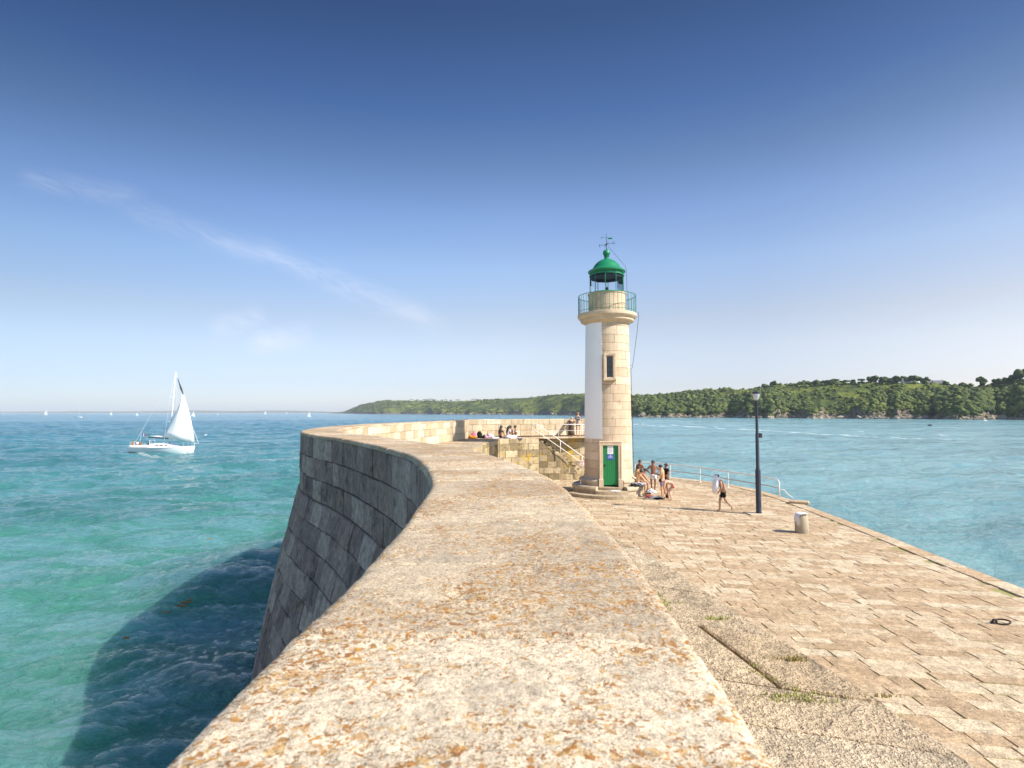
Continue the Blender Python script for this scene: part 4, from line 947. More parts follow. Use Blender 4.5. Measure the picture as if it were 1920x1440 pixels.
# ---- stair handrail and terrace railing
def sx_(px): return (px-960)/F*36.8
t = thing('stair_handrail', 'white double handrail slanting down the stone stairs left of the lighthouse', 'handrail')
yR = 36.82
top = [(sx_(998), yR, TZ-.05), (sx_(998), yR, TZ+.70), (sx_(999), yR, TZ+.88), (sx_(1003), yR, TZ+.93), (sx_(1008), yR, TZ+.88)]
s0 = Vector((sx_(1010), yR, TZ+.84)); s1 = Vector((sx_(1104), yR, TZ-1.50))
g = G(); g.tube(top+[s0, s0.lerp(s1, .5), s1], .026, 8); obj('top_rail', g, M_RAILW, t, smooth=True)
g = G(); g.tube([(sx_(998), yR, TZ+.62), Vector((sx_(1002), yR, TZ+.55)), s1-Vector((.2, 0, .30))], .022, 8); obj('lower_rail', g, M_RAILW, t, smooth=True)
for f_ in (.43, .86):
    p = s0.lerp(s1, f_); g = G(); g.tube([(p.x, yR, p.z-1.0), (p.x, yR, p.z)], .024, 8); obj('post', g, M_RAILW, t, smooth=True)
g = G(); p = s1-Vector((.5, .05, .02)); g.box((p.x, p.y, p.z-.10), (.24, .02, .34), bev=.006); sgn = obj('warning_plate', g, plain('plate_white', (.8, .78, .78), .4), t)
g = G(); g.lathe([(.07, 0), (.09, 0), (.09, .004), (.07, .004)], (0, 0, 0), 16); g.v = [(p.x+x, p.y-.012-z, p.z-.03+y) for x, y, z in g.v]
g.box((p.x, p.y-.014, p.z-.03), (.15, .004, .018), ry=R(40)); g.box((p.x, p.y-.014, p.z-.17), (.16, .004, .03)); g.box((p.x, p.y-.014, p.z-.225), (.11, .004, .02)); obj('red_mark', g, plain('sign_red', (.6, .04, .05), .5), sgn)
t = thing('terrace_railing', 'short white railing with rounded corner on the terrace edge above the stairs', 'railing')
yq = 38.25; X_ = lambda px: (px-960)/F*yq
g = G(); g.tube([(X_(1047), yq, TZ), (X_(1047), yq, TZ+.72), (X_(1048), yq, TZ+.80), (X_(1051), yq, TZ+.85), (X_(1056), yq, TZ+.86), (X_(1125), yq+.3, TZ+.86)], .026, 8); obj('top_rail', g, M_RAILW, t, smooth=True)
g = G(); g.tube([(X_(1047), yq, TZ+.44), (X_(1125), yq+.3, TZ+.44)], .020, 8); obj('lower_rail', g, M_RAILW, t, smooth=True)
for px in (1092, 1124): g = G(); g.tube([(X_(px), yq+.2, TZ), (X_(px), yq+.2, TZ+.86)], .024, 8); obj('post', g, M_RAILW, t, smooth=True)

# ---- lamp post
B = at(1418, 962, -4.4)
t = thing('street_lamp', 'slim dark blue lamp post with an inverted cone lantern standing on the open quay', 'street lamp', (B.x, B.y, PZ))
g = G(); g.box((.05, 0, .02), (1.15, .8, .07), bev=.02); g.v = [(x+.03*math.sin(y*9), y, z) for x, y, z in g.v]; obj('concrete_pad', g, plain('concrete', (.52, .42, .30), .9), t)
g = G(); g.lathe([(.125, .05), (.125, .09), (.112, .12), (.112, 1.85), (.10, 1.93), (.078, 1.98), (.072, 3.45), (.060, 3.50), (.052, 4.86), (.06, 4.88), (.06, 4.92), (0, 4.93)], (0, 0, 0), 24); obj('pole', g, M_DKBLUE, t, smooth=True, angle=30)
g = G(); g.box((.0, -.112, .45), (.09, .01, .32), bev=.004); obj('access_door', g, M_DKBLUE, t)
gl2 = bpy.data.materials.new('lamp_diffuser'); gl2.use_nodes = True; bb = gl2.node_tree.nodes['Principled BSDF']; bb.inputs['Base Color'].default_value = (.8, .8, .84, 1); bb.inputs['Roughness'].default_value = .25; bb.inputs['Transmission Weight'].default_value = .35; bb.inputs['IOR'].default_value = 1.2
g = G(); g.lathe([(.05, 4.93), (.10, 5.0), (.165, 5.22), (.165, 5.23), (.0, 5.235)], (0, 0, 0), 24); obj('lantern_glass', g, gl2, t, smooth=True, angle=40)
g = G(); g.lathe([(.17, 5.22), (.185, 5.235), (.185, 5.27), (.12, 5.305), (0, 5.315)], (0, 0, 0), 24)
for q in range(4): a_ = q*math.pi/2+.6; g.tube([(.055*math.cos(a_), .055*math.sin(a_), 4.92), (.172*math.cos(a_), .172*math.sin(a_), 5.23)], .007, 5)
obj('lantern_cap', g, M_DKBLUE, t, smooth=True, angle=30)
g = G(); g.box((.14, 0, 3.40), (.13, .10, .20), bev=.01); g.box((.06, 0, 3.42), (.06, .03, .03)); obj('control_box', g, M_IRON, t)
# ---- bollard and towel
B = at(1497, 995.5, -4.4); M_BOLL = stone('bollard_granite', (.44, .37, .27), (.36, .30, .22), grain=40, stain=(.2, .17, .12), gstr=.7)
t = tag(thing('stone_bollard', 'short round topped granite bollard with a white towel over it', 'bollard', (B.x, B.y, PZ)))
g = G(); g.lathe([(.225, -.02), (.235, .03), (.228, .3), (.215, .56), (.195, .64), (.14, .69), (.07, .71), (0, .713)], (0, 0, 0), 28); obj('shaft', g, M_BOLL, t, smooth=True)
def drape(name, label, cat, c, w, d, fn, mat, rz=0, n=14):
    g = G(); vs = []; fs = []
    for i in range(n+1):
        for j in range(n+1): vs.append(fn(i/n, j/n))
    th = [(x, y, z-.012) for x, y, z in vs]; m_ = (n+1)**2
    for i in range(n):
        for j in range(n): q = (i*(n+1)+j, (i+1)*(n+1)+j, (i+1)*(n+1)+j+1, i*(n+1)+j+1); fs.append(q[::-1]); fs.append(tuple(m_+k_ for k_ in q))
    g.add(vs+th, fs); o = obj(name, g, mat, smooth=True); o.location = c; o.rotation_euler = (0, 0, rz)
    if label: tag(o, label, cat)
    return o
M_TOWEL = cloth('white_towel', (.80, .79, .84))
def twl(a_, b_):
    x = -.30+.46*a_; y = -.17+.34*b_; over = max(0, -.20-x)
    r = math.hypot(x, y*.9); z = .725-.35*max(0, r-.08)**2*2
    if a_ < .45: s_ = (.45-a_)/.45; x = -.17-.055*min(1, s_*3); z = .70-s_*.40*(.85+.15*math.sin(b_*7)); x -= .012*math.sin(b_*22)
    return (x, y*(1 if a_ > .45 else 1-.12*(.45-a_))-.06, z+.006*math.sin(b_*15+a_*9))
drape('towel', 'white towel hanging over the left side of the granite bollard', 'towel', (B.x, B.y, PZ), 0, 0, twl, M_TOWEL)
# mooring ring, raised edge stone
B = at(1858, 1160.5, -4.4); t = thing('mooring_ring', 'rusty iron mooring ring lying flat on the paving near the quay edge', 'mooring ring', (B.x, B.y, PZ)); MR = plain('rusty_iron', (.035, .022, .018), .8, vary=.5, scale=20)
g = G(); g.tube([(.15*math.cos(q*math.pi/12)+.02, .13*math.sin(q*math.pi/12), .035+.02*math.cos(q*math.pi/12)) for q in range(25)], .017, 8); obj('ring', g, MR, t, smooth=True)
g = G(); g.tube([(-.16, 0, -.03), (-.17, 0, .06), (-.13, 0, .085), (-.09, 0, .06), (-.09, 0, -.03)], .02, 8); g.blob((-.13, 0, .0), (.08, .07, .03), 1); obj('eye_bolt', g, MR, t, smooth=True)
B = at(1490, 943, -4.4); g = G(); g.box((B.x+.1, B.y, PZ+.07), (.85, .5, .16), rz=-.5, bev=.03); o = obj('raised_edge_stone', g, M_PAVE_E if 'M_PAVE_E' in globals() else M_pave); tag(o, 'raised granite block on the quay rim between railing end and bollard', 'stone block')

# ---- people
SKINS = {'tan': plain('skin_tan', (.46, .24, .14), .55, vary=.06), 'brown': plain('skin_brown', (.27, .125, .07), .55, vary=.06), 'fair': plain('skin_fair', (.62, .38, .27), .55, vary=.06), 'gold': plain('skin_gold', (.56, .32, .17), .55, vary=.06)}
M_HAIRB = plain('dark_hair', (.018, .012, .010), .6, vary=.3, scale=30); M_HAIRO = plain('auburn_hair', (.30, .13, .045), .6, vary=.3, scale=30); M_HAIRL = plain('blond_hair', (.55, .38, .18), .6, vary=.3, scale=30)
STAND = dict(pel=(0, 0, .95), wai=(0, 0, 1.10), che=(0, .01, 1.30), nek=(0, 0, 1.47), hed=(0, .025, 1.585), crn=(0, .01, 1.67),
             shL=(-.185, 0, 1.41), elL=(-.245, -.02, 1.13), wrL=(-.235, .07, .90), shR=(.185, 0, 1.41), elR=(.245, -.02, 1.13), wrR=(.235, .07, .90),
             hiL=(-.095, 0, .90), knL=(-.105, .03, .50), anL=(-.11, -.01, .085), toL=(-.125, .13, .03), hiR=(.095, 0, .90), knR=(.105, .03, .50), anR=(.11, -.01, .085), toR=(.125, .13, .03))
RAD = dict(pel=.125, wai=.115, che=.135, nek=.058, hed=.092, crn=.068, sh=.066, el=.041, wr=.028, hi=.092, kn=.056, an=.037, to=.030)
LINK = [('pel', 'wai'), ('wai', 'che'), ('che', 'nek'), ('nek', 'hed'), ('hed', 'crn')]+[(a+s_, b+s_) if a not in ('che', 'pel') else (a, b+s_) for s_ in 'LR' for a, b in (('che', 'sh'), ('sh', 'el'), ('el', 'wr'), ('pel', 'hi'), ('hi', 'kn'), ('kn', 'an'), ('an', 'to'))]
def skin_obj(name, verts, edges, radii, mat, parent, lv=1, root=0):
    me = bpy.data.meshes.new(name); me.from_pydata([tuple(v) for v in verts], edges, []); me.update(); me.materials.append(mat)
    o = bpy.data.objects.new(name, me); COL.objects.link(o); o.parent = parent
    sk = o.modifiers.new('skin', 'SKIN'); sk.use_smooth_shade = True
    for i, r in enumerate(radii): d = me.skin_vertices[0].data[i]; d.radius = (r, r) if not isinstance(r, tuple) else r; d.use_root = (i == root)
    ss = o.modifiers.new('sub', 'SUBSURF'); ss.levels = lv; ss.render_levels = lv
    return o
def person(label, loc, face, pose=None, skin='tan', h=1.72, hair=M_HAIRB, long=False, shorts=None, shorts_len=.55, shirt=None, bare_top=True, dress=None, bikini=None, group=None, slim=1.0, cat='person'):
    """face: heading in radians, 0 = looking along +Y"""
    J = {k_: Vector(v) for k_, v in STAND.items()}
    for k_, v in (pose or {}).items():
        if k_ != 'look': J[k_] = Vector(v)
    s_ = h/1.735; t = thing('person', label, cat, loc, face, group); t.scale = (s_, s_, s_)
    names = list(J); vs = [J[n] for n in names]; rad = [(RAD.get(n) or RAD[n[:2]])*slim for n in names]; idx = {n: i for i, n in enumerate(names)}
    ed = [(idx[a], idx[b]) for a, b in LINK]
    # nose
    fwd = Vector((0, 1, 0)) if not (pose and 'look' in pose) else Vector(pose['look']).normalized()
    # hands: palm, four fingers and a thumb
    for sd_ in 'LR':
        w = J['wr'+sd_]; d = (w-J['el'+sd_]).normalized(); side = d.cross(Vector((0, 0, 1)))
        side = side.normalized() if side.length > .2 else Vector((0, 1, 0)); up = side.cross(d).normalized(); m_ = 1 if sd_ == 'R' else -1
        pi = len(vs); vs.append(w+d*.07); rad.append(.026); ed.append((idx['wr'+sd_], pi))
        for q, ln in enumerate((.062, .075, .070, .055)):
            off = (q-1.5)*.018; a_ = len(vs); vs += [w+d*(.095+ln*.45)+side*off*1.1-up*.006, w+d*(.09+ln)+side*off*1.15-up*.024]; rad += [.0085, .007]; ed += [(pi, a_), (a_, a_+1)]
        a_ = len(vs); vs += [w+d*.05+side*(.030*m_), w+d*.085+side*(.047*m_)-up*.012]; rad += [.0095, .0075]; ed += [(pi, a_), (a_, a_+1)]
    skin_obj('body', vs, ed, rad, SKINS[skin], t, 1, root=idx['pel'])
    hd, cr, nk = J['hed'], J['crn'], J['nek']; upv = (cr-nk).normalized(); fw = (fwd-upv*fwd.dot(upv)).normalized(); rt = fw.cross(upv)
    Mx = Matrix((rt, fw, upv)).transposed()
    # hair cap
    g = G(); c0 = hd+upv*.035-fw*.022; vs = []; n1_, m1_ = 14, 9
    for i in range(m1_+1):
        ph = math.pi*.62*i/m1_
        for k_ in range(n1_):
            th = 2*math.pi*k_/n1_; dl = Vector((math.sin(ph)*math.cos(th), math.sin(ph)*math.sin(th), math.cos(ph)))
            lim = 1.0 if dl.y < .25 else .93
            rr = .118*(1+.10*mnoise.noise(dl*3+Vector((h*9, 0, 0))))*lim
            q = Vector((dl.x*rr*.92, dl.y*rr*1.04, dl.z*rr))
            if dl.y > .1 and dl.z < .35: q.z = max(q.z, .035)
            vs.append(c0+Mx@q)
    fs = [(i*n1_+k_, (i+1)*n1_+k_, (i+1)*n1_+(k_+1) % n1_, i*n1_+(k_+1) % n1_) for i in range(m1_) for k_ in range(n1_)]; fs.append(tuple(m1_*n1_+k_ for k_ in range(n1_-1, -1, -1))); g.add(vs, fs)
    if long: g.tube([hd+upv*.06-fw*.05, hd-fw*.105-upv*.02, nk-fw*.11-upv*.02, nk-fw*.135-upv*.20, nk-fw*.13-upv*.33], [.085, .095, .085, .07, .03], 9)
    hr = obj('hair', g, hair, t, smooth=True)
    # face: eyes, nose, ears, mouth
    g = G()
    for e_ in (-1, 1): g.blob(hd+fw*.082+rt*(.032*e_)+upv*.012, (.012, .009, .008), 1, 0, n=6, m=4)
    obj('eyes', g, M_IRON, t)
    g = G(); g.blob(hd+fw*.096-upv*.016, (.012, .018, .020), 1, 0, n=8, m=5)
    for e_ in (-1, 1): g.blob(hd+rt*(.090*e_)-upv*.005-fw*.005, (.010, .018, .028), 1, 0, n=8, m=5)
    obj('nose_and_ears', g, SKINS[skin], t, smooth=True)
    g = G(); g.blob(hd+fw*.082-upv*.052, (.022, .008, .007), 1, 0, n=8, m=4); obj('mouth', g, plain('lips', (.35, .10, .08), .5) if 'lips' not in bpy.data.materials else bpy.data.materials['lips'], t)
    if shorts:
        v_ = [J['pel']+(J['wai']-J['pel'])*.45, J['pel']]; r_ = [.128*slim, .142*slim]; e_ = [(0, 1)]
        for sd_ in 'LR':
            a_ = len(v_); k_ = J['hi'+sd_].lerp(J['kn'+sd_], shorts_len); v_ += [J['hi'+sd_].lerp(J['kn'+sd_], .08), k_]; r_ += [.108*slim, .092*slim]; e_ += [(1, a_), (a_, a_+1)]
        skin_obj('shorts', v_, e_, r_, shorts, t, 1, 1)
    if shirt:
        v_ = [J['pel'].lerp(J['wai'], .3), J['wai'], J['che'], J['che'].lerp(J['nek'], .55)]; r_ = [.135*slim, .130*slim, .150*slim, .085]; e_ = [(0, 1), (1, 2), (2, 3)]
        for sd_ in 'LR': a_ = len(v_); v_ += [J['sh'+sd_], J['sh'+sd_].lerp(J['el'+sd_], .6)]; r_ += [.080, .062]; e_ += [(2, a_), (a_, a_+1)]
        skin_obj('shirt', v_, e_, r_, shirt, t, 1, 2)
    if bikini:
        g = G(); c_ = J['che']; ax = (J['nek']-J['wai']).normalized()
        g.lathe([(.137, -.035), (.146, -.02), (.146, .02), (.137, .035)], (0, 0, 0), 20); qm = ax.to_track_quat('Z', 'Y').to_matrix(); g.v = [tuple(c_+qm@Vector(p)) for p in g.v]; obj('swim_top', g, bikini, t, smooth=True)
        v_ = [J['pel'].lerp(J['wai'], .2), J['pel'], J['hiL'].lerp(J['knL'], .12), J['hiR'].lerp(J['knR'], .12)]; skin_obj('swim_bottom', v_, [(0, 1), (1, 2), (1, 3)], [.13, .137, .10, .10], bikini, t, 1, 1)
    return t
AC = 'men gathered at the right of the lighthouse foot'
def gp(px, py): p = at(px, py, -4.4); return (p.x, p.y, PZ+.005)
# stand with hands on hips, white shorts
hips = dict(elL=(-.36, -.06, 1.17), wrL=(-.20, .05, 1.03), elR=(.36, -.06, 1.17), wrR=(.20, .05, 1.03), hed=(0, .05, 1.575), crn=(0, .05, 1.66), knL=(-.10, .02, .5), anL=(-.07, -.01, .085), toL=(-.09, .13, .03), anR=(.09, -.01, .085))
person('bare chested man in white shorts standing with hands on hips', gp(1223, 920.5), R(165), hips, 'brown', 1.74, shorts=cloth('white_shorts', (.72, .74, .76)), shorts_len=.6, group=AC)
phone_pose = dict(elL=(-.22, .06, 1.15), wrL=(-.06, .30, 1.20), elR=(.22, .06, 1.15), wrR=(.06, .30, 1.22), nek=(0, .03, 1.46), hed=(0, .10, 1.555), crn=(0, .12, 1.64), look=(0, .8, -.6))
pp_ = gp(1240, 932); person('bare chested man in lilac shorts looking down at a phone in his hands', pp_, R(62), phone_pose, 'gold', 1.72, shorts=cloth('lilac_shorts', (.30, .25, .45)), shorts_len=.75, group=AC)
g = G(); g.box((0, 0, 0), (.072, .15, .009), bev=.003); o = obj('phone', g, M_IRON); o.location = (pp_[0]-.36*math.sin(R(62)), pp_[1]+.36*math.cos(R(62)), PZ+1.235); o.rotation_euler = (R(25), 0, R(62)); tag(o, 'dark mobile phone held by the man in lilac shorts', 'phone')
person('man in a black t-shirt standing behind the man with the phone', gp(1247.5, 924), R(100), dict(hed=(0, .04, 1.575)), 'brown', 1.64, shirt=cloth('black_tshirt', (.012, .012, .014)), shorts=cloth('black_shorts_a', (.02, .02, .022)), group=AC)
bend = dict(pel=(0, -.16, .80), wai=(0, .0, .90), che=(0, .18, .97), nek=(0, .36, 1.02), hed=(0, .47, 1.0), crn=(0, .54, .97), look=(0, .5, -.9), shL=(-.17, .32, .96), elL=(-.22, .36, .68), wrL=(-.14, .30, .44), shR=(.17, .32, .96), elR=(.22, .38, .68), wrR=(.12, .34, .45),
            hiL=(-.095, -.13, .76), knL=(-.11, .10, .44), anL=(-.11, -.02, .085), toL=(-.12, .12, .03), hiR=(.095, -.13, .76), knR=(.12, .16, .46), anR=(.12, .10, .085), toR=(.13, .25, .03))
person('pale skinned boy in red shorts bending forward over the bags', gp(1256, 936.5), R(78), bend, 'fair', 1.66, shorts=cloth('red_shorts', (.55, .03, .03)), shorts_len=.4, group=AC, slim=.95)
def sit(hz, lean=.0, leg=1.0):     # seat height hz, feet on the ground in front
    b = hz+.10
    return dict(pel=(0, 0, b), wai=(0, .02+lean*.2, b+.15), che=(0, .06+lean*.6, b+.34), nek=(0, .11+lean, b+.51), hed=(0, .16+lean*1.15, b+.615), crn=(0, .17+lean*1.25, b+.70), shL=(-.18, .08+lean*.9, b+.45), elL=(-.22, .20+lean, b+.20), wrL=(-.12, .40+lean*.5, b+.08), shR=(.18, .08+lean*.9, b+.45), elR=(.22, .20+lean, b+.20), wrR=(.12, .40+lean*.5, b+.08),
                hiL=(-.095, .03, b-.02), knL=(-.13, .44, b+.02), anL=(-.12, .50, .085), toL=(-.13, .64, .03), hiR=(.095, .03, b-.02), knR=(.13, .44, b+.02), anR=(.12, .42, .085), toR=(.13, .56, .03))
RSH = cloth('crimson_shorts', (.45, .03, .05))
person('bare backed man in crimson shorts sitting on the lighthouse plinth, leaning forward', (6.62, 29.95, PZ+.0), R(-70), sit(.50, .13), 'gold', 1.72, shorts=RSH, shorts_len=.7, group=AC)
person('dark haired man sitting furthest back on the plinth, mostly behind the tower', (7.08, 32.15, PZ), R(-60), sit(.50, .02), 'gold', 1.72, shorts=cloth('blue_shorts', (.05, .08, .2)), group=AC)
person('man with short black hair standing up highest behind the sitting men', gp(1198.5, 909), R(150), dict(nek=(0, .0, 1.30), che=(0, 0, 1.15), hed=(0, .04, 1.40), crn=(0, .04, 1.48), shL=(-.18, 0, 1.24), shR=(.18, 0, 1.24), elL=(-.24, 0, .98), elR=(.24, 0, .98), wrL=(-.2, .15, .80), wrR=(.2, .15, .80), wai=(0, -.02, .95), pel=(0, -.05, .80), hiL=(-.1, -.05, .76), hiR=(.1, -.05, .76), knL=(-.12, .1, .44), knR=(.12, .1, .44)), 'brown', 1.72, shorts=cloth('grey_shorts', (.12, .12, .13)), group=AC)
person('shirtless man sitting beside the man in crimson shorts, half hidden by him', (6.98, 30.9, PZ), R(-95), sit(.50, .16), 'tan', 1.70, shorts=cloth('navy_shorts', (.03, .04, .10)), group=AC)
# walking man with towel over head
wp = gp(1352.5, 956.5)
walk = dict(pel=(0, 0, .90), wai=(0, .04, 1.05), che=(0, .10, 1.24), nek=(0, .17, 1.40), hed=(0, .25, 1.47), crn=(0, .30, 1.55), look=(0, .9, -.5), shL=(-.18, .14, 1.34), elL=(-.23, .10, 1.06), wrL=(-.20, .24, .86), shR=(.18, .12, 1.34), elR=(.24, -.06, 1.10), wrR=(.23, .06, .93),
            hiL=(-.095, 0, .86), knL=(-.10, .17, .50), anL=(-.10, .17, .085), toL=(-.11, .31, .03), hiR=(.095, -.02, .86), knR=(.10, -.10, .46), anR=(.10, -.40, .17), toR=(.105, -.36, .035))
person('barefoot man in black swim shorts walking left with a white towel over his head', wp, R(80), walk, 'tan', 1.74, shorts=cloth('black_swim_shorts', (.012, .012, .013)), shorts_len=.72, slim=1.0)
g = G(); vs = []; fs = []; n_ = 16
ca = R(80); fwv = Vector((-math.sin(ca), math.cos(ca), 0)); rtv = Vector((math.cos(ca), math.sin(ca), 0)); hc = Vector(wp)+fwv*.25+Vector((0, 0, 1.49))
rows_ = [(.0, .02, .135), (.04, .085, .11), (.02, .12, .02), (-.01, .13, -.10), (.0, .17, -.18), (.03, .19, -.32), (.06, .165, -.48), (.09, .12, -.60), (.13, .05, -.70)]
for fo, rr, dz in rows_:
    for k_ in range(n_):
        th = 2*math.pi*k_/n_; wv = 1+.10*math.sin(k_*2.3+dz*9)
        back = math.cos(th) < -.3 and dz < -.3
        r1 = rr*(.45 if back else 1)
        vs.append(hc+fwv*(fo+r1*math.cos(th)*wv)+rtv*(rr*math.sin(th)*wv*(1.0 if math.sin(th) < 0 else .8)-.05*(dz < -.2))+Vector((0, 0, dz+.02*math.sin(k_*1.7))))
for i in range(len(rows_)-1):
    for k_ in range(n_): fs.append((i*n_+k_, (i+1)*n_+k_, (i+1)*n_+(k_+1) % n_, i*n_+(k_+1) % n_))
g.add(vs, fs); o = obj('towel', g, M_TOWEL, smooth=True); tag(o, 'white towel draped over the head and shoulders of the walking man', 'towel')
g = G(); g.tube([Vector(wp)+fwv*.22-rtv*.2+Vector((0, 0, .86)), Vector(wp)+fwv*.2-rtv*.22+Vector((0, 0, .62)), Vector(wp)-fwv*.02-rtv*.22+Vector((0, 0, .38)), Vector(wp)-fwv*.12-rtv*.2+Vector((0, 0, .40)), Vector(wp)-fwv*.1-rtv*.2+Vector((0, 0, .55))], .010, 6); o = obj('strap', g, M_IRON, smooth=True); tag(o, 'thin dark strap dangling from the walking man\'s hand', 'strap')
# women on the terrace
TG = 'sunbathers sitting on the terrace by the parapet'
def tp(px, y): return ((px-960)/F*y, y, TZ+.005)
def floor_sit(lean=0, spread=.1, cross=False):
    b = .10
    d = dict(pel=(0, 0, b+.02), wai=(0, .02, b+.17), che=(0, .05+lean, b+.36), nek=(0, .08+lean, b+.53), hed=(0, .12+lean, b+.64), crn=(0, .12+lean, b+.72), shL=(-.165, .06+lean, b+.47), elL=(-.21, .10+lean, b+.22), wrL=(-.13, .32, b+.12), shR=(.165, .06+lean, b+.47), elR=(.21, .10+lean, b+.22), wrR=(.13, .32, b+.12), hiL=(-.09, .03, b), hiR=(.09, .03, b))
    if cross: d.update(knL=(-.34, .30, .13), anL=(.05, .40, .06), toL=(.16, .36, .05), knR=(.34, .30, .13), anR=(-.05, .48, .06), toR=(-.16, .46, .05))
    else: d.update(knL=(-.12, .42, .20), anL=(-.12, .84, .06), toL=(-.14, .90, .16), knR=(.10, .43, .18), anR=(.10, .86, .06), toR=(.12, .92, .16))
    return d
person('woman with long black hair in a black bikini sitting with her back turned', tp(938.5, 36.35), R(-25), floor_sit(.02, cross=True), 'brown', 1.62, long=True, bikini=cloth('black_bikini', (.012, .012, .014)), group=TG, slim=.88)
person('dark haired woman in a pale top and denim shorts sitting in the middle', tp(951.5, 36.55), R(-55), floor_sit(.05, cross=True), 'tan', 1.60, long=True, shirt=cloth('pale_top', (.72, .62, .58)), shorts=cloth('denim_shorts', (.06, .08, .18)), group=TG, slim=.86)
person('woman with hair up sitting rightmost facing her friends', tp(968, 37.0), R(75), floor_sit(-.02), 'brown', 1.62, bikini=cloth('white_bikini', (.7, .66, .62)), group=TG, slim=.86)
person('girl half hidden behind the two sitting women, raising an arm', tp(959, 37.5), R(140), dict(floor_sit(.0, cross=True), elR=(.28, .2, .62), wrR=(.2, .42, .72)), 'brown', 1.58, bikini=cloth('dark_bikini', (.03, .02, .03)), group=TG, slim=.86)
# patterned blouse
m, t_, b = nodes('patterned_fabric', .9, spec=.2); k = NB(t_); pv_ = k.noise(k.vec('Object'), 28, 2, .5)
k.lk(k.mix(k.ramp(pv_, .50, .56), (.02, .022, .04), (.72, .70, .70)), b.inputs['Base Color']); M_PAT = m
person('auburn haired woman in a black and white patterned top and shorts standing at the parapet', tp(1083.5, 39.75), R(-20), dict(hed=(-.02, .05, 1.57), elL=(-.26, .18, 1.2), wrL=(-.2, .4, 1.15), elR=(.26, .18, 1.2), wrR=(.2, .4, 1.15)), 'fair', 1.68, hair=M_HAIRO, shirt=M_PAT, shorts=M_PAT, shorts_len=.5, slim=.95)
M_BRN = cloth('brown_dress', (.10, .07, .05))
tq = person('fair haired person in a long dark brown dress leaning on the parapet', tp(1071, 39.35), R(-12), dict(pel=(0, -.05, .92), wai=(0, .05, 1.02), che=(0, .20, 1.13), nek=(0, .34, 1.22), hed=(0, .42, 1.28), crn=(0, .45, 1.36), shL=(-.18, .28, 1.18), shR=(.18, .28, 1.18), elL=(-.2, .48, 1.22), elR=(.2, .48, 1.22), wrL=(-.05, .62, 1.24), wrR=(.05, .62, 1.24)), 'fair', 1.60, hair=M_HAIRL, shirt=M_BRN)
g = G(); g.lathe([(.15, 1.05), (.19, .95), (.21, .7), (.24, .35), (.27, .12), (.26, .115), (.2, .4), (.1, 1.0)], (0, -.04, 0), 24); g.v = [(x*(1+.04*math.sin(math.atan2(y, x)*9)), y, z) for x, y, z in g.v]; obj('skirt', g, M_BRN, tq, smooth=True)

# ---- bags, clothes, bottle
def bag(label, loc, sz, c, cat='bag', seed=0, strap=True, name='backpack', rz=0):
    t = thing(name, label, cat, loc, rz); g = G(); g.blob((0, 0, sz[2]*.48), (sz[0]/2, sz[1]/2, sz[2]/2), seed, .28, 1.3, 16, 12); g.blob((0, -sz[1]*.38, sz[2]*.32), (sz[0]*.36, sz[1]*.22, sz[2]*.26), seed+3, .2, 1.5, 12, 8); obj('bag_body', g, c, t, smooth=True)
    if strap: g = G(); g.tube([(-.07, 0, sz[2]*.9), (-.05, 0, sz[2]*1.08), (.05, 0, sz[2]*1.08), (.07, 0, sz[2]*.9)], .012, 6); obj('handle', g, c, t, smooth=True)
    return t
M_BLKC = cloth('black_nylon', (.015, .015, .018)); M_PINK = cloth('pink_cloth', (.75, .16, .30)); M_ORG = cloth('orange_cloth', (.80, .30, .04)); M_PPK = cloth('pale_pink_cloth', (.78, .50, .56)); M_WHC = cloth('white_cloth', (.76, .76, .80)); M_REDC = cloth('red_cloth', (.5, .03, .04)); M_GRYC = cloth('grey_cloth', (.22, .22, .24))
def pile(label, loc, r, mat, seed, cat='clothes', name='clothes_pile', amp=.75):
    g = G(); g.blob((0, 0, r[2]*.35), r, seed, amp, 2.2, 22, 14); g.v = [(x, y, max(-.005, z)) for x, y, z in g.v]; o = obj(name, g, mat, smooth=True); o.location = loc; tag(o, label, cat); return o
p = gp(1203, 922); bag('black backpack leaning against the lighthouse steps', p, (.36, .26, .46), M_BLKC, seed=2, rz=.5)
p = gp(1214, 925); bag('slumped dark bag between the backpack and the clothes', p, (.40, .28, .26), M_BLKC, seed=5, name='bag')
p = gp(1219, 928); pile('heap of white clothes on the dark bags', (p[0], p[1], p[2]+.16), (.22, .17, .13), M_WHC, 4)
p = gp(1217, 931.5); pile('red cloth at the front of the bags', (p[0], p[1], p[2]), (.22, .10, .08), M_REDC, 7, 'cloth', 'cloth')
p = gp(1225, 932); pile('grey towel crumpled flat on the paving beside the bags', p, (.32, .16, .07), M_GRYC, 9, 'towel', 'towel')
p = gp(1233, 934.5); pile('black shoes and straps lying at the feet of the man in lilac shorts', p, (.26, .10, .06), M_BLKC, 12, 'shoes', 'shoes')
p = gp(1249, 931.5); pile('small black bag behind the bending boy', p, (.10, .10, .14), M_BLKC, 13, 'bag', 'small_bag')
m, t_, b = nodes('striped_cloth', .9, spec=.2); k = NB(t_); wv = k.n('ShaderNodeTexWave'); wv.inputs['Scale'].default_value = 9; wv.inputs['Distortion'].default_value = 3; k.lk(k.vec('Object'), wv.inputs['Vector']); k.lk(k.mix(k.ramp(wv.outputs['Fac'], .45, .55), (.03, .03, .05), (.75, .75, .78)), b.inputs['Base Color'])
pile('black and white striped towel on the right shoulder of the plinth', (5.3+1.38, 31-1.18, PZ+.54), (.34, .22, .12), m, 15, 'towel', 'towel')
pile('dark jacket crumpled on the right shoulder of the plinth', (5.3+1.12, 31-1.36, PZ+.54), (.22, .16, .09), M_BLKC, 16, 'jacket', 'jacket')
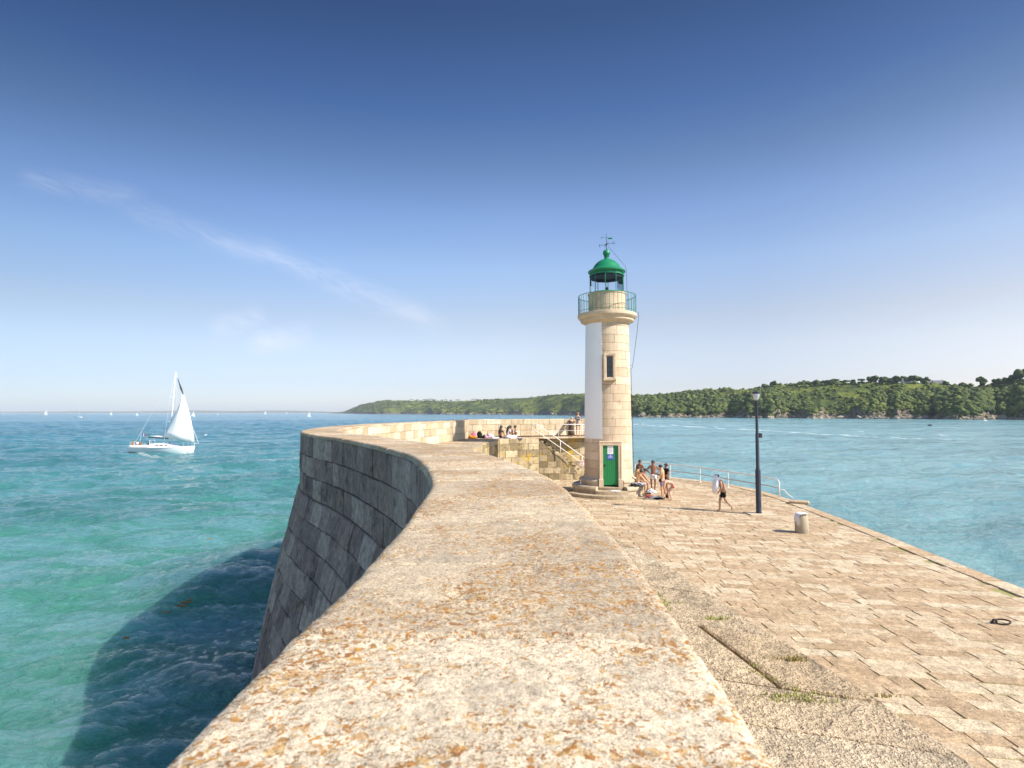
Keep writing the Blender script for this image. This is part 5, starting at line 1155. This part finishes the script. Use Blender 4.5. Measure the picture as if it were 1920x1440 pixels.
pile('white folded shirt lying on the doorstep', (5.3+.02, 31-1.88, PZ+.35), (.26, .10, .03), M_WHC, 17, 'shirt', 'shirt')
t = thing('water_bottle', 'small clear water bottle standing on the left of the plinth', 'bottle', (5.3-1.62, 31-.75, PZ+.54)); g = G(); g.lathe([(0, 0), (.035, 0), (.037, .02), (.037, .15), (.03, .18), (.014, .21), (.014, .23)], (0, 0, 0), 16); obj('bottle_body', g, gl2, t, smooth=True); g = G(); g.lathe([(.017, .225), (.017, .25), (0, .252)], (0, 0, 0), 12); obj('cap', g, M_WHC, t)
tq_ = lambda px, y: ((px-960)/F*y, y, TZ+.005)
bag('pink and white beach bag leftmost on the terrace', tq_(888.5, 36.6), (.36, .24, .36), M_PINK, seed=21, name='beach_bag')
pile('orange towel spilling in front of the pink beach bag', tq_(886.5, 36.35), (.26, .12, .13), M_ORG, 22, 'towel', 'towel')
bag('black rucksack between the two pink bags on the terrace', tq_(899.5, 36.7), (.34, .24, .44), M_BLKC, seed=23, name='backpack')
pile('black cloth heap left of the pale pink bundle', tq_(911, 36.7), (.26, .14, .17), M_BLKC, 24)
pile('pale pink bundle beside the sitting women', tq_(918, 36.4), (.24, .18, .24), M_PPK, 25, 'towel', 'bundle')
pile('white cloth spread next to the pale pink bundle', tq_(927, 36.3), (.28, .14, .07), M_WHC, 26, 'cloth', 'cloth')
pile('white towel across the lap side of the women', tq_(957.5, 36.25), (.32, .14, .16), M_WHC, 27, 'towel', 'towel')
g = G(); g.box((0, 0, 0), (1.6, .9, .02), bev=.005); o = obj('blanket', g, cloth('lilac_blanket', (.42, .38, .50))); o.location = ((958-960)/F*36.6, 36.7, TZ+.012); tag(o, 'thin lilac grey blanket under the sitting women', 'blanket')

# ================================================================ BOATS
M_HULL = plain('white_gelcoat', (.82, .82, .80), .3, vary=.03); M_SAIL = plain('white_sailcloth', (.88, .87, .84), .8, vary=.03); M_DKS = plain('dark_boat_trim', (.02, .022, .03), .5); M_ALU = plain('aluminium', (.75, .75, .74), .35, vary=.05)
def hull(g, L, beam, free, draft=.35, bowrake=.5, n=26, sheer=.3):
    sec = []; m_ = 9
    for i in range(n+1):
        s_ = i/n; x = -L/2+L*s_; w = beam/2*(1-max(0, (s_-.45)/.55)**2.2)*(1-.28*max(0, (.35-s_)/.35)**1.6); w = max(w, .02); zt = free+sheer*max(0, (s_-.35)/.65)**2+sheer*.3*max(0, .3-s_)
        row = []
        for j in range(m_):
            a_ = (j/(m_-1)-.5)*math.pi; yy = math.sin(a_); zz = -math.cos(a_)
            row.append((x-(bowrake*(zz*.5+.5)*0)-(bowrake*s_**6)*(1-(abs(yy)))*1.0, w*(abs(yy)**.55)*(1 if yy > 0 else -1), zt if abs(yy) > .999 else (-draft+(zt+draft)*(abs(yy)**2.2))))
        sec.append(row)
    vs = [p for r in sec for p in r]; fs = [(i*m_+j, (i+1)*m_+j, (i+1)*m_+j+1, i*m_+j+1) for i in range(n) for j in range(m_-1)]
    fs.append(tuple(range(m_))); fs += [(i*m_, i*m_+m_-1, (i+1)*m_+m_-1, (i+1)*m_) for i in range(n)]
    g.add(vs, fs)
BD = CZ*F/74.5; PXM = F/BD
t = thing('sailboat', 'white sailing yacht with a single billowing headsail heading right', 'sailboat', ((310-960)/F*BD, BD, -.05))
bl = lambda px, py, y=0: ((px-310)/PXM, y, (848-py)/PXM)
g = G(); hull(g, 11.9, 3.5, 1.12, .4, .55, sheer=.22); obj('hull', g, M_HULL, t, smooth=True, angle=40)
g = G(); g.v = []; 
for s_ in (-1, 1):
    pts = []; 
    for i in range(20):
        q = i/19; x = -5.9+11.6*q; w = 3.5/2*(1-max(0, (q-.45)/.55)**2.2)*(1-.28*max(0, (.35-q)/.35)**1.6); pts.append((x, s_*(w+.0), 1.0+.2*max(0, (q-.35)/.65)**2))
    g.tube(pts, .035, 6)
obj('rubbing_strake', g, plain('grey_strake', (.35, .33, .36), .5), t)
g = G(); pr = [(-2.3, 1.05), (-2.15, 1.75), (-.5, 1.85), (1.2, 1.75), (2.6, 1.45), (3.6, 1.2)]
vs = []; 
for x, z in pr: w = 1.05*(1-max(0, x)/5.5); vs += [(x, -w, 1.0), (x, -w*.85, z), (x, w*.85, z), (x, w, 1.0)]
fs = [(i*4+j, (i+1)*4+j, (i+1)*4+j+1, i*4+j+1) for i in range(5) for j in range(3)]+[(0, 1, 2, 3), (20, 23, 22, 21)]; g.add(vs, fs); cab_ = obj('cabin', g, M_HULL, t)
for x in (-.65, .15, .95):
    g = G(); g.box((x, -1.0*(1-max(0, x)/5.5), 1.52), (.6, .12, .13)); obj('cabin_window', g, M_DKS, cab_)
g = G(); g.box((-3.9, 0, 1.32), (3.0, 2.5, .30), bev=.05); g.box((-5.55, 0, 1.35), (.5, 2.6, .25), bev=.04); obj('cockpit_coaming', g, M_HULL, t)
g = G(); g.box((-5.0, 0, .12), (2.0, 2.4, .22), bev=.04); g.v = [(x, y*1.06, z) for x, y, z in g.v]; obj('boot_stripe', g, M_DKS, t)
mb, mt = Vector((.98, 0, 1.2)), Vector((1.86, 0, 15.4))
g = G(); g.tube([mb, mb.lerp(mt, .5), mt], [.11, .10, .075], 10); obj('mast', g, M_ALU, t, smooth=True)
g = G()
for f_ in (.33, .66): p = mb.lerp(mt, f_); g.tube([p+Vector((0, -1.1, .1)), p, p+Vector((0, 1.1, .1))], .03, 5)
obj('spreaders', g, M_ALU, t)
g = G()
for a_, b_ in ((mt, Vector((5.9, 0, 1.3))), (mt, Vector((-5.8, 0, 1.4)))): g.tube([a_, b_], .014, 4, False)
for s_ in (-1, 1): p = mb.lerp(mt, .66); g.tube([mt, p+Vector((0, 1.1*s_, .1)), Vector((.9, 1.6*s_, 1.1))], .012, 4, False)
obj('rigging', g, M_ALU, t)
g = G(); g.tube([Vector((-2.9, -.1, 2.95)), Vector((1.05, 0, 2.72))], .085, 8); bm_ = obj('boom', g, M_DKS, t, smooth=True)
g = G(); g.tube([Vector((-2.6, -.1, 3.12)), Vector((-1.2, -.06, 3.10)), Vector((.9, 0, 2.95))], [.10, .14, .10], 8); obj('stowed_sail', g, M_SAIL, bm_, smooth=True)
luff = [(332.1, 707.7), (335.5, 717), (339.4, 727), (344.3, 739.5), (349, 752), (353.4, 766), (357, 778), (360, 789.5), (362.6, 803), (364.6, 815), (366.4, 827.8)]
lee = [(332.1, 707.7), (335.0, 719), (338.4, 731), (343.6, 744), (340.2, 756), (335.8, 767), (330.8, 779), (326.0, 790), (321, 800), (316.5, 809), (312.3, 816.5)]
vs = []; n_ = 10
for i in range(11):
    for j in range(n_+1):
        f_ = j/n_; a_, b_ = bl(*luff[i]), bl(*lee[i]); bel = math.sin(math.pi*f_)*.9*min(1, i/6); vs.append((a_[0]*(1-f_)+b_[0]*f_, -bel*.9-.6*f_*min(1, i/6), a_[2]*(1-f_)+b_[2]*f_-(.22*math.sin(math.pi*f_) if i == 10 else 0)))
fs = [(i*(n_+1)+j, i*(n_+1)+j+1, (i+1)*(n_+1)+j+1, (i+1)*(n_+1)+j) for i in range(3, 10) for j in range(n_)]
g = G(); g.add(vs, fs); sl_ = obj('headsail', g, M_SAIL, t, smooth=True); sm_ = sl_.modifiers.new('thickness', 'SOLIDIFY'); sm_.thickness = .02
g = G(); g.tube([bl(332.1, 707.7), bl(335.2, 717.5), bl(339.0, 727.5), bl(343.8, 740)], [.03, .09, .17, .05], 7); obj('furled_luff', g, M_DKS, t, smooth=True)
g = G(); g.tube([bl(368, 832), bl(363.5, 800)], .02, 5); g.tube([bl(375, 831), bl(365, 806)], .03, 5); g.tube([Vector((5.5, -.4, 1.3)), Vector((5.6, -.4, 1.9)), Vector((6.5, 0, 1.75)), Vector((5.6, .4, 1.9)), Vector((5.5, .4, 1.3))], .025, 5); obj('bow_rail', g, M_ALU, t)
g = G()
for x in (-4.6, -2.4, 0, 2.4, 4.2):
    for s_ in (-1, 1):
        q = (x+5.9)/11.6; w = 3.4/2*(1-max(0, (q-.45)/.55)**2.2)*(1-.28*max(0, (.35-q)/.35)**1.6); g.tube([(x, s_*w, 1.1), (x, s_*w, 1.8)], .018, 4)
g.tube([(-5.7, -1.1, 1.4), (-5.7, -1.1, 2.1), (-5.85, 0, 2.1), (-5.7, 1.1, 2.1), (-5.7, 1.1, 1.4)], .02, 5); obj('stanchions', g, M_ALU, t)
g = G(); g.tube([(-2.2, -.9, 1.7), (-2.3, -.8, 2.35), (-2.3, .8, 2.35), (-2.2, .9, 1.7)], .03, 5); g.tube([(-2.3, -.8, 2.35), (-1.7, -.8, 1.85)], .02, 5); obj('spray_hood_frame', g, M_ALU, t)
t = thing('flag', 'small blue white and red flag flying over the yacht\'s stern', 'flag', ((310-960)/F*BD, BD, -.05)); g = G(); g.tube([(-4.9, .3, 1.4), (-4.5, .3, 3.9)], .02, 5); obj('staff', g, M_ALU, t)
for i, (c_, nm) in enumerate((((.02, .05, .35), 'blue_band'), ((.8, .8, .8), 'white_band'), ((.6, .03, .05), 'red_band'))):
    g = G(); x0 = -4.48+.23*i; g.add([(x0, .3, 3.75-.08*i), (x0+.23, .27, 3.67-.08*i), (x0+.23, .27, 3.22-.08*i), (x0, .3, 3.30-.08*i), (x0, .32, 3.75-.08*i), (x0+.23, .29, 3.67-.08*i), (x0+.23, .29, 3.22-.08*i), (x0, .32, 3.30-.08*i)], [(0, 1, 2, 3), (7, 6, 5, 4), (0, 4, 5, 1), (3, 2, 6, 7)]); obj(nm, g, plain(nm, c_, .8), t)
for x, z, lb, sk, sc_ in ((-5.55, 1.45, 'bare chested sailor sitting at the very stern of the yacht', 'tan', None), (-4.75, 1.42, 'sailor in a pale shirt sitting next to the stern of the yacht', 'fair', 'w'), (-4.2, 1.42, 'sailor in dark clothes in the middle of the yacht cockpit', 'tan', 'b'), (-2.75, 1.42, 'sailor sitting furthest forward by the yacht cabin', 'tan', 'b')):
    person(lb, ((310-960)/F*BD+x, BD-.5, z-.42), R(-90+40*(x+4)), sit(.40, .05), sk, 1.72, shirt={'w': M_WHC, 'b': M_BLKC, None: None}[sc_], shorts=M_BLKC, group='crew of the white yacht')
# far boats
def far_boat(px, yw, kind, size, label, hullc=M_HULL, lean=.06, rz=0.):
    d_ = CZ*F/(yw-773.5); X0 = (px-960)/F*d_
    t = thing('motorboat' if kind == 'motor' else 'sailboat', label, 'motorboat' if kind == 'motor' else 'sailboat', (X0, d_, 0), rz, 'small boats far out on the bay' if px < 700 else None)
    L = size; g = G(); hull(g, L, L*.3, L*.10, .2, .3, 12, L*.03); obj('hull', g, hullc, t)
    if kind == 'motor':
        g = G(); g.box((-.05*L, 0, L*.17), (L*.35, L*.2, L*.14), bev=L*.02); obj('cabin', g, M_HULL, t)
    else:
        h = size*1.35; g = G(); g.tube([(.05*L, 0, 0), (.05*L+lean*h, 0, h)], max(.07, L*.008), 5); obj('mast', g, M_ALU, t)
        if kind == 'sail':
            g = G(); g.add([(.03*L, -.05, h*.14), (.03*L+lean*h, -.05, h*.97), (-.42*L, -.25, h*.13), (.03*L, .0, h*.14), (.03*L+lean*h, .0, h*.97), (-.42*L, -.2, h*.13)], [(0, 1, 2), (5, 4, 3), (0, 2, 5, 3), (1, 4, 5, 2)]); obj('mainsail', g, M_SAIL, t)
            g = G(); g.add([(.48*L, .0, h*.07), (.08*L+lean*h, 0, h*.85), (.07*L, .35, h*.1), (.48*L, .05, h*.07), (.08*L+lean*h, .05, h*.85), (.07*L, .40, h*.1)], [(0, 1, 2), (5, 4, 3), (0, 2, 5, 3), (1, 4, 5, 2)]); obj('jib', g, M_SAIL, t)
for a_ in ((7, 776.3, 'motor', 11, 'tiny white boat at the far left edge of the horizon'), (27, 776.2, 'motor', 10, 'tiny white boat second from the left on the horizon'), (87, 778.3, 'sail', 12, 'small leaning sailboat third from the left on the horizon'),
           (148, 783, 'bare', 12, 'white yacht with bare mast and long hull, left of the nearer sailboats'), (173, 776.3, 'motor', 9, 'tiny white motorboat right of the bare masted yacht'), (209, 778.2, 'sail', 9, 'small sailboat with blunt white sail midway to the big yacht'),
           (258, 779.6, 'sail', 6.5, 'small white sailboat just left of the big yacht\'s mast'), (363, 781.5, 'sail', 8, 'small sailboat peeping out right of the big headsail'), (409, 777.2, 'motor', 11, 'tiny white motorboat right of the big yacht'),
           (498, 776.8, 'sail', 12, 'pale sailboat far off above the start of the pier'), (538, 776.2, 'sail', 9, 'faintest sail near the distant coast'), (580, 782, 'sail', 7, 'small sailboat standing over the curved end of the wall')):
    far_boat(*a_, lean=rn.uniform(.02, .10))
far_boat(1845, 789.2, 'motor', 4.5, 'small pale boat moored under the cliffs at the right')
far_boat(1204, 796.4, 'motor', 2.6, 'tiny speedboat pulling a white wake just right of the lighthouse', plain('speedboat_hull', (.5, .5, .52), .4))
d_ = CZ*F/(798.2-773.5); g = G(); hull(g, 2.6, 1.2, .5, .1, .2, 10, .1); g.box((-.2, 0, .7), (1.0, .4, .4), bev=.08); o = obj('dinghy', g, M_DKS); o.location = ((1742-960)/F*d_, d_, 0); tag(o, 'dark inflatable dinghy alone on the right side of the bay', 'dinghy')
d_ = CZ*F/(817-773.5); t = thing('buoy', 'small white mooring buoy right of the yacht', 'buoy', ((388-960)/F*d_, d_, 0)); g = G(); g.blob((0, 0, .12), (.38, .38, .34), 0, 0, n=16, m=10); obj('float', g, M_WHC, t, smooth=True); g = G(); g.tube([(0, 0, .4), (0, 0, .62)], .03, 6); obj('handle', g, M_IRON, t)

# ================================================================ SMALL GROWTH
M_GRASS = plain('grass_blades', (.34, .36, .09), .8, vary=.4, scale=30); M_DRY = plain('dry_grass', (.42, .34, .14), .9, vary=.3, scale=30)
def tufts(name, spots, mat, hgt=.034, n=13, r=.10, seed=1):
    rn_ = random.Random(seed); g = G()
    for (x, y, z), k_, rr, hh_, el_, ea in spots:
        for i in range(int(n*k_)):
            u_, v_ = rn_.gauss(0, rr*el_), rn_.gauss(0, rr*.35); px_, py_ = x+u_*math.cos(ea)-v_*math.sin(ea), y+u_*math.sin(ea)+v_*math.cos(ea); h_ = hgt*hh_*rn_.uniform(.4, 1.3); a_ = rn_.random()*6.28; w_ = .0035+.002*hh_; le = rn_.uniform(.2, .9)*h_; b_ = rn_.random()*6.28
            g.add([(px_-w_*math.cos(a_), py_-w_*math.sin(a_), z-.01), (px_+w_*math.cos(a_), py_+w_*math.sin(a_), z-.01), (px_+le*math.cos(b_)*.5+w_*.6*math.cos(a_), py_+le*math.sin(b_)*.5+w_*.6*math.sin(a_), z+h_*.7), (px_+le*math.cos(b_), py_+le*math.sin(b_), z+h_)], [(0, 1, 2), (0, 2, 3)], rn_.random())
    o = obj(name, g, mat); tag(o, kind='stuff'); return o
W_ = lambda px, py: tuple(at(px, py, -1.7)); Q_ = lambda px, py: tuple(at(px, py, -4.4))
tufts('grass', [(W_(1222, 1108), 5, .05, .4, 4, 1.75), (W_(1240, 1122), 4, .04, .5, 3, 1.6), (W_(1262, 1122), 2, .03, .3, 2, 0), (W_(1335, 1151), 4, .03, .6, 2, 0), (W_(1440, 1262), 7, .035, .3, 4, 2.2), (W_(1475, 1288), 9, .05, .35, 2.5, .0), (W_(1500, 1297), 5, .035, .25, 3, .0), (W_(1415, 1240), 3, .02, .3, 3, 2.2)]
      +[(Q_(px, 894.5), 5, .2, 3.2 if abs(px-1078) < 9 else 1.4, 2, 0) for px in range(1012, 1096, 7)]+[((5.3+2.5*math.sin(a_), 31-2.5*math.cos(a_), PZ), 2, .12, 1.2, 2, a_) for a_ in (-1.0, -.6, -.2, .25, .5)]
      +[(Q_(px, py), 4, .12, .35, 3, -.15) for px, py in ((1612, 1050), (1790, 1138), (1770, 1130), (1640, 1076), (1420, 1003), (1893, 1172), (1705, 1262), (1560, 1232), (1340, 1130), (1500, 1140), (1720, 1092))], M_GRASS, seed=3)
tufts('dry_grass', [(W_(1480, 1226), 5, .02, .9, 2, 0), (W_(1455, 1223), 3, .02, .5, 3, 0), (W_(1640, 1290), 3, .02, .5, 2, 0)], M_DRY, seed=5)
g = G(); rn_ = random.Random(8)
for px, py, s_ in ((358, 1127, .09), (352, 1134, .06), (325, 1145, .05), (366, 1122, .05), (250, 1192, .04), (400, 1010, .05)):
    p = at(px, py, -CZ); 
    for q in range(4): g.blob((p.x+rn_.gauss(0, s_*1.5), p.y+rn_.gauss(0, s_), .10), (s_*rn_.uniform(.6, 1.5), s_*.5, .03), q, 1.2, 2, 12, 7)
o = obj('floating_seaweed', g, plain('seaweed', (.30, .17, .04), .6)); tag(o, kind='stuff')
